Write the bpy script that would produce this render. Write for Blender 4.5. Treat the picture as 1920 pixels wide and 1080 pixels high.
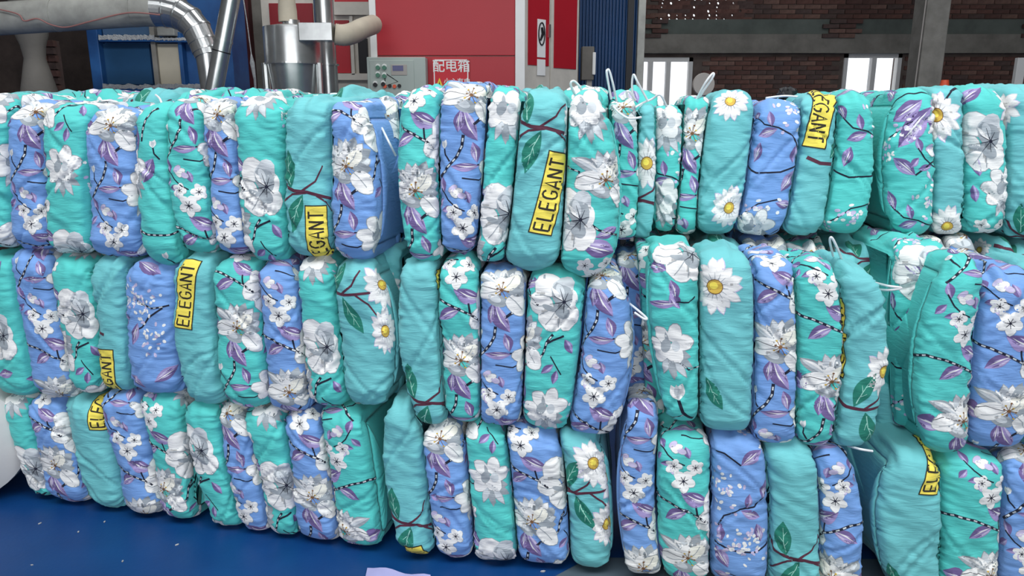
import bpy, bmesh, math, random
import numpy as np
from mathutils import Vector

S = bpy.context.scene
COL = S.collection
for o in list(bpy.data.objects):
    bpy.data.objects.remove(o)

# ------------------------------------------------------------------ camera
F = 1387.0                      # focal length in pixels of the 1920x1080 frame
PITCH = math.radians(13.2)
EYE = 1.5
cam_d = bpy.data.cameras.new('camera')
cam_d.sensor_width = 36.0
cam_d.lens = F / 1920.0 * 36.0
cam_d.clip_start = 0.05
cam = bpy.data.objects.new('camera', cam_d)
cam.location = (0, 0, EYE)
cam.rotation_euler = (math.pi / 2 - PITCH, 0, 0)
COL.objects.link(cam)
S.camera = cam

# ------------------------------------------------------------------ light and exposure
S.view_settings.view_transform = 'Standard'
S.view_settings.look = 'None'
S.view_settings.gamma = 1.0
S.view_settings.use_curve_mapping = False
S.view_settings.exposure = 0.0

world = bpy.data.worlds.new('overcast_sky')
S.world = world
world.use_nodes = True
bg = world.node_tree.nodes['Background']
bg.inputs['Color'].default_value = (0.93, 0.96, 1.0, 1)
bg.inputs['Strength'].default_value = 1.35


def area(name, loc, rot, sx, sy, power, color):
    d = bpy.data.lights.new(name, 'AREA')
    d.shape = 'RECTANGLE'; d.size = sx; d.size_y = sy
    d.energy = power; d.color = color
    o = bpy.data.objects.new(name, d)
    o.location = loc; o.rotation_euler = rot
    COL.objects.link(o)
    return o


# daylight entering by the roof openings (matching the holes left in the ceiling) and the open gate behind the camera
area('skylight_near', (0.2, 0.4, 5.45), (0, 0, 0), 9.0, 2.0, 410, (0.97, 0.99, 1.0))
area('skylight_far', (0.2, 6.0, 5.45), (0, 0, 0), 9.0, 0.9, 110, (0.97, 0.99, 1.0))
area('gate_daylight', (0.5, -5.9, 2.4), (math.radians(90), 0, 0), 9.0, 4.4, 230, (0.97, 0.985, 1.0))

# ------------------------------------------------------------------ helpers
CP, SP = math.cos(PITCH), math.sin(PITCH)


def ray(px, py):
    x = (px - 960.0) / F
    y = -(py - 540.0) / F
    return np.array([x, CP + y * SP, -SP + y * CP])


def pt(px, py, Y):
    """the point at distance Y in front of the camera that shows at a pixel of the photograph"""
    r = ray(px, py)
    t = Y / r[1]
    return Vector((r[0] * t, Y, EYE + r[2] * t))


def lin(c):
    return tuple(((v / 255.0) / 12.92 if v / 255.0 <= 0.04045 else ((v / 255.0 + 0.055) / 1.055) ** 2.4) for v in c)


MATS = {}


def mat(name, rgb, rough=0.7, metal=0.0, var=0.0, vscale=6.0, bump=0.0, bscale=40.0, spec=0.4, dark=None, stretch=None, sheen=0.0, coat=0.0):
    """procedural material: a noise mixes the colour with a second one, a second noise gives fine relief"""
    if name in MATS:
        return MATS[name]
    m = bpy.data.materials.new(name)
    m.use_nodes = True
    nt = m.node_tree
    b = nt.nodes['Principled BSDF']
    c = lin(rgb)
    b.inputs['Roughness'].default_value = rough
    b.inputs['Metallic'].default_value = metal
    b.inputs['Specular IOR Level'].default_value = spec
    if sheen:
        b.inputs['Sheen Weight'].default_value = sheen
        b.inputs['Sheen Roughness'].default_value = 0.5
    if coat:
        b.inputs['Coat Weight'].default_value = coat
    tc = nt.nodes.new('ShaderNodeTexCoord')
    mp = nt.nodes.new('ShaderNodeMapping')
    nt.links.new(tc.outputs['Object'], mp.inputs['Vector'])
    if stretch:
        mp.inputs['Scale'].default_value = stretch
    n = nt.nodes.new('ShaderNodeTexNoise')
    n.inputs['Scale'].default_value = vscale
    n.inputs['Detail'].default_value = 5
    n.inputs['Roughness'].default_value = 0.6
    nt.links.new(tc.outputs['Object'], n.inputs['Vector'])
    r = nt.nodes.new('ShaderNodeValToRGB')
    d = lin(dark) if dark else tuple(v * (1 - var) for v in c)
    r.color_ramp.elements[0].color = (*d, 1); r.color_ramp.elements[0].position = 0.32
    r.color_ramp.elements[1].color = (*c, 1); r.color_ramp.elements[1].position = 0.68
    nt.links.new(n.outputs['Fac'], r.inputs['Fac'])
    nt.links.new(r.outputs['Color'], b.inputs['Base Color'])
    if bump:
        n2 = nt.nodes.new('ShaderNodeTexNoise')
        n2.inputs['Scale'].default_value = bscale
        n2.inputs['Detail'].default_value = 4
        nt.links.new(mp.outputs['Vector'], n2.inputs['Vector'])
        bp = nt.nodes.new('ShaderNodeBump')
        bp.inputs['Strength'].default_value = bump
        bp.inputs['Distance'].default_value = 0.01
        nt.links.new(n2.outputs['Fac'], bp.inputs['Height'])
        nt.links.new(bp.outputs['Normal'], b.inputs['Normal'])
    m.diffuse_color = (*c, 1)
    MATS[name] = m
    return m


class MB:
    """collects polygons of one mesh"""
    def __init__(self):
        self.v = []; self.f = []; self.m = []

    def add(self, vs, fs, mi=0):
        k = len(self.v)
        self.v.extend([tuple(p) for p in vs])
        for f in fs:
            self.f.append([i + k for i in f]); self.m.append(mi)
        return self

    def box(self, lo, hi, mi=0, rz=0.0, about=None):
        x0, y0, z0 = lo; x1, y1, z1 = hi
        vs = [(x0, y0, z0), (x1, y0, z0), (x1, y1, z0), (x0, y1, z0), (x0, y0, z1), (x1, y0, z1), (x1, y1, z1), (x0, y1, z1)]
        if rz:
            ax, ay = about or ((x0 + x1) / 2, (y0 + y1) / 2)
            c, s = math.cos(rz), math.sin(rz)
            vs = [(ax + (x - ax) * c - (y - ay) * s, ay + (x - ax) * s + (y - ay) * c, z) for x, y, z in vs]
        return self.add(vs, [(0, 3, 2, 1), (4, 5, 6, 7), (0, 1, 5, 4), (1, 2, 6, 5), (2, 3, 7, 6), (3, 0, 4, 7)], mi)

    def prism(self, poly, z0, z1, mi=0):
        n = len(poly)
        vs = [(x, y, z0) for x, y in poly] + [(x, y, z1) for x, y in poly]
        fs = [tuple(range(n - 1, -1, -1)), tuple(range(n, 2 * n))] + [(i, (i + 1) % n, n + (i + 1) % n, n + i) for i in range(n)]
        return self.add(vs, fs, mi)

    def tube(self, pts, radii, seg=16, mi=0, cap=True):
        pts = [Vector(p) for p in pts]
        if not hasattr(radii, '__len__'):
            radii = [radii] * len(pts)
        n = len(pts)
        up = None
        rings = []
        for i in range(n):
            t = (pts[min(i + 1, n - 1)] - pts[max(i - 1, 0)]).normalized()
            if up is None:
                up = Vector((0, 0, 1)) if abs(t.z) < 0.9 else Vector((1, 0, 0))
            a = t.cross(up).normalized(); b = a.cross(t).normalized(); up = b
            rings.append([pts[i] + (a * math.cos(2 * math.pi * k / seg) + b * math.sin(2 * math.pi * k / seg)) * radii[i] for k in range(seg)])
        vs = [p for r in rings for p in r]
        fs = [(i * seg + k, i * seg + (k + 1) % seg, (i + 1) * seg + (k + 1) % seg, (i + 1) * seg + k) for i in range(n - 1) for k in range(seg)]
        if cap:
            fs.append(tuple(range(seg - 1, -1, -1)))
            fs.append(tuple((n - 1) * seg + k for k in range(seg)))
        return self.add(vs, fs, mi)

    def lathe(self, prof, c, seg=32, mi=0):
        """prof: (radius, height) pairs about a vertical axis through c"""
        vs = []
        for r, z in prof:
            vs += [(c[0] + r * math.cos(2 * math.pi * k / seg), c[1] + r * math.sin(2 * math.pi * k / seg), z) for k in range(seg)]
        n = len(prof)
        fs = [(i * seg + k, i * seg + (k + 1) % seg, (i + 1) * seg + (k + 1) % seg, (i + 1) * seg + k) for i in range(n - 1) for k in range(seg)]
        fs.append(tuple(range(seg - 1, -1, -1)))
        fs.append(tuple((n - 1) * seg + k for k in range(seg)))
        return self.add(vs, fs, mi)

    def mesh(self, name, mats, smooth=False):
        me = bpy.data.meshes.new(name)
        me.from_pydata(self.v, [], self.f)
        for m in (mats if isinstance(mats, (list, tuple)) else [mats]):
            me.materials.append(m)
        me.polygons.foreach_set('material_index', self.m)
        me.polygons.foreach_set('use_smooth', [smooth] * len(self.f))
        me.update()
        return me

    def build(self, name, mats, parent=None, smooth=False, bevel=0.0):
        o = bpy.data.objects.new(name, self.mesh(name, mats, smooth))
        COL.objects.link(o)
        if parent is not None:
            o.parent = parent
        if bevel:
            md = o.modifiers.new('bevel', 'BEVEL'); md.width = bevel; md.segments = 2; md.limit_method = 'ANGLE'
        if smooth:
            md = o.modifiers.new('edges', 'EDGE_SPLIT'); md.split_angle = math.radians(40)
        return o


def tag(o, label=None, cat=None, group=None, kind=None):
    if label: o['label'] = label
    if cat: o['category'] = cat
    if group: o['group'] = group
    if kind: o['kind'] = kind
    return o


def empty(name, loc=(0, 0, 0)):
    o = bpy.data.objects.new(name, None)
    o.location = (0, 0, 0)
    COL.objects.link(o)
    return o


def text_mesh(name, body, material, size, loc, rot, parent=None, depth=0.001):
    cu = bpy.data.curves.new(name + '_curve', 'FONT')
    cu.body = body; cu.size = size; cu.align_x = 'CENTER'; cu.align_y = 'CENTER'; cu.extrude = depth; cu.offset = size * 0.01
    tmp = bpy.data.objects.new(name + '_tmp', cu)
    COL.objects.link(tmp)
    dg = bpy.context.evaluated_depsgraph_get()
    me = bpy.data.meshes.new_from_object(tmp.evaluated_get(dg))
    bpy.data.objects.remove(tmp)
    me.materials.clear(); me.materials.append(material)
    o = bpy.data.objects.new(name, me)
    o.location = loc; o.rotation_euler = rot
    COL.objects.link(o)
    if parent is not None:
        o.parent = parent
    return o


# ------------------------------------------------------------------ materials of the place
M_floor = mat('blue_floor_paint', (7, 62, 118), rough=0.42, var=0.25, vscale=1.7, bump=0.06, bscale=60, spec=0.35, dark=(4, 50, 102))
M_floor2 = mat('grey_floor_paint', (78, 92, 102), rough=0.5, var=0.2, vscale=3, bump=0.05, bscale=60)
M_conc = mat('bare_concrete', (150, 147, 140), rough=0.9, var=0.35, vscale=5, bump=0.25, bscale=30)
M_conc_dk = mat('weathered_concrete', (150, 146, 138), rough=0.9, var=0.4, vscale=3, bump=0.2, bscale=20)
M_mortar = mat('mortar', (114, 102, 96), rough=0.95, var=0.35, vscale=6, bump=0.3, bscale=50)
BR = [mat('red_brick_%s' % w, c, rough=0.92, var=0.35, vscale=14, bump=0.3, bscale=60) for w, c in
      (('worn', (122, 88, 80)), ('burnt', (108, 80, 74)), ('pale', (136, 106, 96)), ('sooty', (102, 84, 80)))]
M_roof = mat('roof_sheet', (120, 124, 128), rough=0.8, var=0.2)
M_plaster = mat('grey_plaster', (126, 122, 116), rough=0.95, var=0.3, vscale=2, bump=0.2)
M_red = mat('red_painted_steel', (176, 30, 44), rough=0.42, var=0.1, vscale=1.5, spec=0.4)
M_red_dk = mat('dark_red_steel', (138, 22, 34), rough=0.5, var=0.15, vscale=2)
M_cream = mat('off_white_frame', (206, 200, 190), rough=0.55, var=0.15, vscale=8)
M_ctrl = mat('grey_green_box', (168, 178, 172), rough=0.5, var=0.06)
M_blue = mat('blue_machine_paint', (40, 96, 156), rough=0.5, var=0.25, vscale=4, dark=(22, 68, 122))
M_corr = mat('blue_corrugated_steel', (14, 66, 116), rough=0.45, var=0.2, vscale=3)
M_lint = mat('pale_lint', (176, 178, 180), rough=1.0, var=0.35, vscale=40, bump=0.8, bscale=90)
M_galv = mat('galvanised_steel', (204, 206, 206), rough=0.27, metal=0.88, var=0.2, vscale=9)
M_galv_d = mat('dusty_galvanised_duct', (172, 172, 166), rough=0.62, metal=0.12, var=0.35, vscale=6, bump=0.15, bscale=30)
M_beige = mat('beige_panel', (186, 178, 160), rough=0.8, var=0.08)
M_hose = mat('beige_hose', (188, 178, 160), rough=0.7, var=0.15, vscale=10)
M_black = mat('black_plastic', (22, 22, 26), rough=0.5)
M_white = mat('white_paint', (232, 232, 230), rough=0.5, var=0.04)
M_string = mat('white_plastic_tape', (226, 228, 230), rough=0.35, var=0.1, vscale=30, spec=0.6)
M_lcd = mat('blue_display', (40, 44, 110), rough=0.2)
M_greenl = mat('green_button', (58, 120, 96), rough=0.35)
M_yellow = mat('sign_yellow', (236, 206, 60), rough=0.5)
M_signred = mat('sign_red', (198, 22, 40), rough=0.45)
M_wrap = mat('white_wrap', (208, 208, 206), rough=0.5, var=0.08, vscale=3, bump=0.25, bscale=10)
M_lilac = mat('lilac_fabric', (170, 168, 214), rough=0.8, var=0.1)
M_orange = mat('orange_plastic', (226, 92, 58), rough=0.5)
M_grey = mat('light_grey_plastic', (170, 164, 158), rough=0.6, var=0.06)

gl = bpy.data.materials.new('window_glass')
gl.use_nodes = True
gb = gl.node_tree.nodes['Principled BSDF']
gb.inputs['Base Color'].default_value = (0.97, 0.98, 1, 1)
gb.inputs['Transmission Weight'].default_value = 1.0
gb.inputs['Roughness'].default_value = 0.0
gb.inputs['IOR'].default_value = 1.02

# ------------------------------------------------------------------ the hall
WY = 12.0      # back wall
X0, X1, Z1 = -9.0, 9.5, 5.6
YB = -6.0

MB().box((X0, YB, -0.1), (X1, WY + 0.3, 0.0)).build('floor', M_floor)['kind'] = 'structure'
w = MB().box((X0 - 0.2, YB, 0), (X0, WY, Z1)).build('wall_left', M_plaster); w['kind'] = 'structure'
w = MB().box((X1, YB, 0), (X1 + 0.2, WY, Z1)).build('wall_right', M_plaster); w['kind'] = 'structure'
# wall behind the camera: solid beside and above a wide open gate
w = MB().box((X0, YB - 0.2, 0), (-4.3, YB, Z1)).box((5.3, YB - 0.2, 0), (X1, YB, Z1)).box((-4.3, YB - 0.2, 4.7), (5.3, YB, Z1)).build('wall_front', M_plaster)
w['kind'] = 'structure'
# ceiling with two long roof openings
cl = MB()
for y0, y1 in ((YB, -0.7), (1.5, 5.45), (6.55, WY + 0.3)):
    cl.box((X0, y0, Z1), (X1, y1, Z1 + 0.15))
for y0, y1 in ((-0.7, 1.5), (5.45, 6.55)):
    cl.box((X0, y0, Z1), (-4.4, y1, Z1 + 0.15)); cl.box((4.8, y0, Z1), (X1, y1, Z1 + 0.15))
cl.build('ceiling', M_roof)['kind'] = 'structure'


def wx(px, py=90):   # world x on the back wall
    return pt(px, py, WY).x


def wz(py, px=960):
    return pt(px, py, WY).z


# back wall: slab of mortar with openings for the windows and the honeycomb of holed bricks, bricks set proud of it
win = [(wx(1196), wx(1300), wz(215), wz(108)), (wx(1584), wx(1692), wz(215), wz(101))]
holes = [(wx(1231), wx(1378), wz(40), wz(-30))]
xs = sorted({X0, X1} | {v for a in win + holes for v in a[:2]})
zs = sorted({0.0, Z1} | {v for a in win + holes for v in a[2:]})
wb = MB()
for i in range(len(xs) - 1):
    for j in range(len(zs) - 1):
        cx, cz = (xs[i] + xs[i + 1]) / 2, (zs[j] + zs[j + 1]) / 2
        if any(a[0] < cx < a[1] and a[2] < cz < a[3] for a in win + holes):
            continue
        wb.box((xs[i], WY, zs[j]), (xs[i + 1], WY + 0.25, zs[j + 1]))
wall_back = wb.build('wall_back', M_mortar)
wall_back['kind'] = 'structure'

BL, BH = 0.24, 0.058
brick_me = []
for m in BR:
    b = MB().box((-BL / 2, -0.022, -BH / 2), (BL / 2, 0.02, BH / 2))
    brick_me.append(b.mesh('brick', m))
# a holed brick: two round holes right through
def holed(name, radii, m):
    hb = MB()
    for sx, rad in zip((-1, 1), radii):
        c0 = sx * BL / 4
        sq = [(c0 + BL / 4 * a, BH / 2 * b + 0.0) for a, b in ((1, 0), (1, 1), (0, 1), (-1, 1), (-1, 0), (-1, -1), (0, -1), (1, -1))]
        if not rad:
            hb.box((c0 - BL / 4, -0.03, -BH / 2), (c0 + BL / 4, 0.03, BH / 2))
            continue
        oc = [(c0 + rad * math.cos(k * math.pi / 4) + (rad - .016) * sx * 2, rad * math.sin(k * math.pi / 4)) for k in range(8)]
        vs = [(x, y, z) for y in (-0.03, 0.03) for x, z in sq] + [(x, y, z) for y in (-0.03, 0.03) for x, z in oc]
        fs = []
        for k in range(8):
            n = (k + 1) % 8
            fs += [(k, n, 16 + n, 16 + k), (8 + k, 24 + k, 24 + n, 8 + n), (16 + k, 16 + n, 24 + n, 24 + k), (k, 8 + k, 8 + n, n)]
        hb.add(vs, fs)
    return hb.mesh(name, m)


holed_me = [holed('holed_brick', r_, BR[i % 2]) for i, r_ in enumerate(((.019, .018), (.015, .022), (.022, .012), (0, .02), (.02, .016), (.017, 0)))]
rnd = random.Random(5)
beam_z = (wz(101), wz(38))
piers = [(wx(1205), wx(1232)), (wx(1531), wx(1588)), (wx(1898), wx(1960))]
pieces = []
z = wz(225)
row = 0
while z < wz(-25):
    zc = z + BH / 2
    off = (row % 2) * BL / 2
    x = wx(1195) + off - BL
    while x < wx(1960):
        xc = x + BL / 2
        in_beam = beam_z[0] - 0.02 < zc < beam_z[1] + 0.02
        in_pier = any(a - 0.05 < xc < b + 0.05 for a, b in piers)
        bad = any(a[0] - BL / 2 - 0.03 < xc < a[1] + BL / 2 + 0.03 and a[2] - 0.06 < zc < a[3] + 0.05 for a in win)
        hol = holes[0][0] - BL / 2 < xc < holes[0][1] + BL / 2 and holes[0][2] - BH / 2 < zc
        if not bad and not hol and (not in_beam):
            pieces.append((xc, zc, False))
        x += BL + 0.012
    z += BH + 0.011
    row += 1
for a, b in piers:      # brick piers stand proud of the concrete beam
    z = beam_z[0] + 0.22
    r2 = 0
    while z < beam_z[1]:
        x = a + (r2 % 2) * 0.1
        while x < b - 0.05:
            pieces.append((x + BL / 2, z + BH / 2, True)); x += BL + 0.012
        z += BH + 0.011; r2 += 1
pieces.sort(key=lambda p: (not p[2], -p[1]))
rest = MB()
for k, (x, zc, pier) in enumerate(pieces):
    y = WY - (0.17 if pier else 0.0) - rnd.random() * 0.008
    if k < 300:
        o = bpy.data.objects.new('brick', rnd.choice(brick_me if not pier else brick_me[1:]))
        o.location = (x + rnd.uniform(-.004, .004), y, zc); o.rotation_euler = (0, rnd.uniform(-.012, .012), 0)
        o.parent = wall_back
        COL.objects.link(o)
    else:
        rest.box((x - BL / 2, y - 0.022, zc - BH / 2), (x + BL / 2, y + 0.02, zc + BH / 2), rnd.randrange(4))
if rest.v:
    o = rest.build('brick_courses', BR, wall_back); o['kind'] = 'stuff'
zz = holes[0][2] + BH / 2
r2 = 0
nh = 0
while zz < holes[0][3] + BH:
    x = holes[0][0] + BL / 2 - (r2 % 2) * BL / 2
    while x < holes[0][1] + BL / 2:
        hol = rnd.random() < (0.8 if holes[0][0] + 0.1 < x < holes[0][1] - 0.1 else 0.5)
        if hol:
            o = bpy.data.objects.new('holed_brick', rnd.choice(holed_me)); o.location = (x, WY - 0.0, zz)
            o.parent = wall_back; COL.objects.link(o)
        else:
            o = bpy.data.objects.new('brick', rnd.choice(brick_me)); o.location = (x, WY + 0.0, zz); o.scale = (1.0, 1.3, 1.0)
            o.parent = wall_back; COL.objects.link(o)
        x += BL
    zz += BH
    r2 += 1
# concrete ring beam, a lower and a darker upper half
t = MB().box((wx(1180), WY - 0.16, beam_z[0]), (X1, WY, wz(66))).build('trim_1', M_conc_dk); t['kind'] = 'structure'
t = MB().box((wx(1180), WY - 0.12, wz(66)), (X1, WY, beam_z[1])).build('trim_2', mat('darker_concrete', (112, 120, 114), rough=0.95, var=0.35, vscale=2.5)); t['kind'] = 'structure'

for n, (a, b, c, d) in enumerate(win):
    wroot = empty('window_%d' % (n + 1)); wroot['kind'] = 'structure'
    fr = MB(); th = 0.06
    fr.box((a, WY - 0.03, d - th), (b, WY + 0.08, d)); fr.box((a, WY - 0.03, c), (b, WY + 0.08, c + th))
    fr.box((a, WY - 0.03, c), (a + th, WY + 0.08, d)); fr.box((b - th, WY - 0.03, c), (b, WY + 0.08, d))
    fr.build('window_frame', M_white, wroot)
    cuts = (0.24, 0.56) if n == 0 else (0.52,)
    edges = [a + th] + [a + (b - a) * q for q in cuts] + [b - th]
    for q in cuts:
        MB().box((a + (b - a) * q - 0.035, WY - 0.04, c + th), (a + (b - a) * q + 0.035, WY + 0.06, d - th)).build('mullion', M_white, wroot)
    for i in range(len(edges) - 1):
        MB().box((edges[i] + 0.02, WY + 0.02, c + th), (edges[i + 1] - 0.02, WY + 0.026, d - th)).build('pane', gl, wroot)

# concrete column standing in the hall, with a cable down its side
px0 = pt(1728, 100, 9.0).x; px1 = pt(1772, 100, 9.0).x
pl = MB().box((px0, 9.0, 0), (px1, 9.3, Z1)).build('pillar', M_conc, bevel=0.012)
pl['kind'] = 'structure'; pl['label'] = 'square grey concrete column beside the right-hand window'
tag(MB().tube([(px0 - 0.03, 8.98, Z1 - .01), (px0 - 0.035, 8.97, 3.0), (px0 - 0.05, 8.97, 1.75), (px0 + 0.1, 8.9, 1.25), (px0 + .15, 8.9, 0.01)], 0.008, 8).build('cable', M_grey, smooth=True),
    'thin pale cable running down the concrete column', 'cable')

# ------------------------------------------------------------------ machines behind the stack
YR = 6.0


def slab(px0, px1, py0, py1, Y, th, mb=None, mi=0):
    """a box whose front face fills a pixel rectangle at distance Y"""
    a = pt((px0 + px1) / 2, py0, Y); b = pt((px0 + px1) / 2, py1, Y)
    if py1 > 600:
        b.z = 0.0
    pm = min(max((py0 + py1) / 2, 0), 130)
    return (mb or MB()).box((pt(px0, pm, Y).x, Y, b.z), (pt(px1, pm, Y).x, Y + th, a.z), mi)


# red cabinet: front wall, angled doors
rc = empty('red_cabinet')
xa, xb = pt(695, 80, YR).x, pt(966, 80, YR).x
xc_, yc_ = pt(1083, 80, 6.55).x, 6.55
ZT = 3.2
MB().prism([(xa + .01, YR + .03), (xb, YR + .03), (xc_, yc_ + .03), (xc_ - 0.1, yc_ + 1.2), (xa + .01, yc_ + 1.2)], 0, ZT).build('body', M_cream, rc)
zseam = pt(830, 105, YR).z
MB().box((xa + 0.045, YR, zseam + 0.004), (xb, YR + 0.03, ZT)).build('panel', M_red, rc, bevel=0.004)
MB().box((xa + 0.045, YR + .004, 0.02), (xb, YR + 0.03, zseam - 0.002)).build('panel', M_red, rc, bevel=0.004)
MB().box((xa, YR - 0.02, 0), (xa + 0.05, YR + 0.06, ZT)).build('corner_post', M_white, rc, bevel=0.004)
MB().box((xb, YR - 0.02, 0), (xb + 0.075, YR + 0.06, ZT)).build('corner_post', M_white, rc, bevel=0.004)
dx, dy = xc_ - xb, yc_ - YR
DL = math.hypot(dx, dy); ang = math.atan2(dy, dx)


def door_box(s0, s1, z0, z1, out, th, name, m, parent):
    b = MB().box((xb + s0, YR + 0.03 - out, z0), (xb + s1, YR + 0.03 - out + th, z1), 0, ang, (xb, YR + 0.03))
    return b.build(name, m, parent, bevel=0.002)


zdoor = pt(1010, 123, 6.2).z
d1 = door_box(0.09 * 1, 0.52 * DL, 0.05, ZT, 0.012, 0.012, 'door', M_cream, rc)
door_box(0.13, 0.50 * DL, zdoor, ZT - 0.05, 0.018, 0.006, 'door_panel', M_red, d1)
d2 = door_box(0.54 * DL, DL, 0.05, ZT, 0.012, 0.012, 'door', M_cream, rc)
door_box(0.58 * DL, DL - 0.03, zdoor - 0.01, ZT - 0.05, 0.018, 0.006, 'door_panel', M_red, d2)
zn = pt(1012, 68, 6.2).z
nt_ = door_box(0.235, 0.335, zn - 0.16, zn + 0.13, 0.02, 0.002, 'notice', M_white, d1)
# a ringed pictogram and a smaller slip below
ns = Vector((math.cos(ang), math.sin(ang), 0)); nn = Vector((math.sin(ang), -math.cos(ang), 0))
c0 = Vector((xb, YR + 0.03, 0)) + ns * 0.285 + nn * 0.022 + Vector((0, 0, zn + 0.02))
ring = [c0 + ns * 0.036 * math.cos(k * math.pi / 12) + Vector((0, 0, 0.085 * math.sin(k * math.pi / 12))) for k in range(25)]
MB().tube(ring, 0.006, 6, cap=False).build('pictogram', M_black, rc)
MB().tube([c0 + Vector((0, 0, 0.05)), c0 + ns * .012, c0 - ns * .015 + Vector((0, 0, -0.05))], [0.012, .016, .008], 6).build('pictogram', M_black, rc)
door_box(0.235, 0.335, zn - 0.30, zn - 0.175, 0.02, 0.002, 'notice', M_white, d1)
for zz_ in (zn + 0.06,):
    h = MB().box((xb + 0.37, YR - 0.0, zz_ - 0.06), (xb + 0.385, YR + 0.02, zz_ + 0.04), 0, ang, (xb, YR + 0.03)).build('handle', M_galv, d1)
tag(rc, 'tall red steel cabinet with white edges and two angled doors', 'cabinet')

# control box on the cabinet front
cb = empty('control_box')
YC = YR - 0.16
slab(688, 798, 107, 330, YC, 0.155).build('body', M_ctrl, cb, bevel=0.006)
slab(693, 776, 113, 330, YC - 0.008, 0.01).build('front_plate', M_ctrl, cb, bevel=0.003)
dp = slab(733, 763, 121, 141, YC - 0.014, 0.008).build('display', M_grey, cb, bevel=0.002)
slab(736, 756, 123, 133, YC - 0.016, 0.004).build('screen', M_lcd, dp)
for bx_, by_, mm in ((709, 127, M_greenl), (721, 127, M_greenl), (709, 141, M_greenl), (721, 143, M_greenl), (704, 159, M_black), (719, 158, M_black)):
    p = pt(bx_, by_, YC - 0.008)
    bt = MB().tube([p, p + Vector((0, -0.02, 0))], 0.016, 14).build('button', mm, cb, smooth=True)
    MB().tube([p + Vector((0, -.001, 0.012)), p + Vector((0, -0.012, 0.012))], 0.017, 14).build('bezel', M_white, bt, smooth=True)
# small warning triangle on the plate
tri = [pt(722, 137, YC - 0.009), pt(722, 161, YC - 0.009), pt(746, 153, YC - 0.009)]
MB().tube(tri + [tri[0]], 0.004, 6).build('warning_triangle', M_black, cb)
for k in range(4):
    p = pt(722 + k * 9, 162 - (k % 2), YC - 0.009)
    MB().tube([p, p + Vector((0, -0.015, 0))], 0.014, 10).build('knob', M_black if k % 2 else M_orange, cb, smooth=True)
tag(cb, 'grey-green electric control box with buttons and small display', 'control box')

# red warning sign beside it
sg = empty('warning_sign')
slab(811, 880, 110, 205, YR - 0.02, 0.018).build('plate', M_signred, sg)
bd = MB()
for q in ((813, 878, 111.5, 113.6), (813, 878, 201.4, 203.5), (813, 815, 111.5, 203.5), (876, 878, 111.5, 203.5)):
    slab(*q, YR - 0.022, 0.003, bd)
bd.build('border', M_white, sg)
c = pt(846, 125.5, YR - 0.0225)
text_mesh('lettering', '配电箱', M_white, 0.098, c, (math.pi / 2, 0, 0), sg, 0.0015)
c = pt(857, 153.5, YR - 0.0225)
text_mesh('lettering', '小心有电', M_white, 0.052, c, (math.pi / 2, 0, 0), sg, 0.0015)
tr = [pt(818, 161, YR - 0.0225), pt(830, 161, YR - 0.0225), pt(824, 146, YR - 0.0225)]
MB().add(tr + [v + Vector((0, 0.0015, 0)) for v in tr], [(0, 1, 2), (3, 5, 4), (0, 3, 4, 1), (1, 4, 5, 2), (2, 5, 3, 0)]).build('warning_triangle', M_yellow, sg)
fl = [pt(822.5, 160, YR - 0.0232), pt(825.5, 160, YR - 0.0232), pt(824, 151, YR - 0.0232)]
MB().add(fl + [v + Vector((0, 0.0005, 0)) for v in fl], [(0, 1, 2), (3, 5, 4), (0, 3, 4, 1), (1, 4, 5, 2), (2, 5, 3, 0)]).build('flame_mark', M_black, sg)
tag(sg, 'red warning sign with white characters and yellow triangle on the cabinet', 'sign')

# dust cyclone and the pipes beside it
YK = 5.3
cy = empty('dust_cyclone')
c = pt(549, 90, YK); R = (pt(601, 90, YK).x - pt(497, 90, YK).x) / 2


def zk(py, Y=YK):
    return pt(549, py, Y).z


MB().lathe([(R, zk(119)), (R, zk(56)), (R * 0.99, zk(52)), (R * 0.5, zk(47))], c, 48).build('drum', M_galv, cy, smooth=True)
MB().lathe([(R * 1.03, zk(121.5)), (R * 1.03, zk(118.5))], c, 48).build('flange', M_galv, cy)
MB().lathe([(R * 0.28, zk(420)), (R * 0.93, zk(121))], c, 48).build('cone', M_galv, cy, smooth=True)
MB().lathe([(R * 0.30, zk(50)), (R * 0.30, zk(38))], c, 32).build('outlet_collar', M_galv, cy, smooth=True)
cu_ = (c.x - 0.02, c.y)
MB().lathe([(R * 0.33, zk(41)), (R * 0.325, zk(20)), (R * 0.29, zk(0)), (R * 0.28, zk(-60))], cu_, 32).build('outlet_sleeve', M_hose, cy, smooth=True)
ix0 = c.x + R * 0.5; ix1 = pt(634, 65, YK).x
MB().box((ix0, YK - R * 0.95, zk(81)), (ix1, YK - R * 0.3, zk(48))).build('inlet', M_galv, cy, bevel=0.004)
for sx in (-1, 1):
    lg = MB().tube([(c.x + sx * R * 0.97, YK - 0.05, zk(119)), (c.x + sx * R * 0.90, YK - 0.05, 0)], 0.022, 8)
    lg.build('leg', M_galv, cy, smooth=True)
tag(cy, 'shiny steel dust cyclone with cone and side inlet', 'dust cyclone')

vp = empty('extraction_pipe')
vx = pt(611, 90, YK + 0.45).x; vy = YK + 0.45
MB().tube([(vx, vy, 0), (vx, vy, pt(611, 123, vy).z)], 0.077, 24).build('lower_pipe', M_galv, vp, smooth=True)
MB().tube([(vx, vy, pt(611, 121, vy).z), (vx, vy, 3.4)], 0.072, 24).build('upper_pipe', M_galv, vp, smooth=True)
MB().tube([(vx, vy, pt(611, 123, vy).z), (vx, vy, pt(611, 120, vy).z)], 0.09, 24).build('joint_ring', M_galv, vp, smooth=True)
tag(vp, 'shiny upright steel pipe right behind the dust cyclone', 'pipe')

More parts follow.
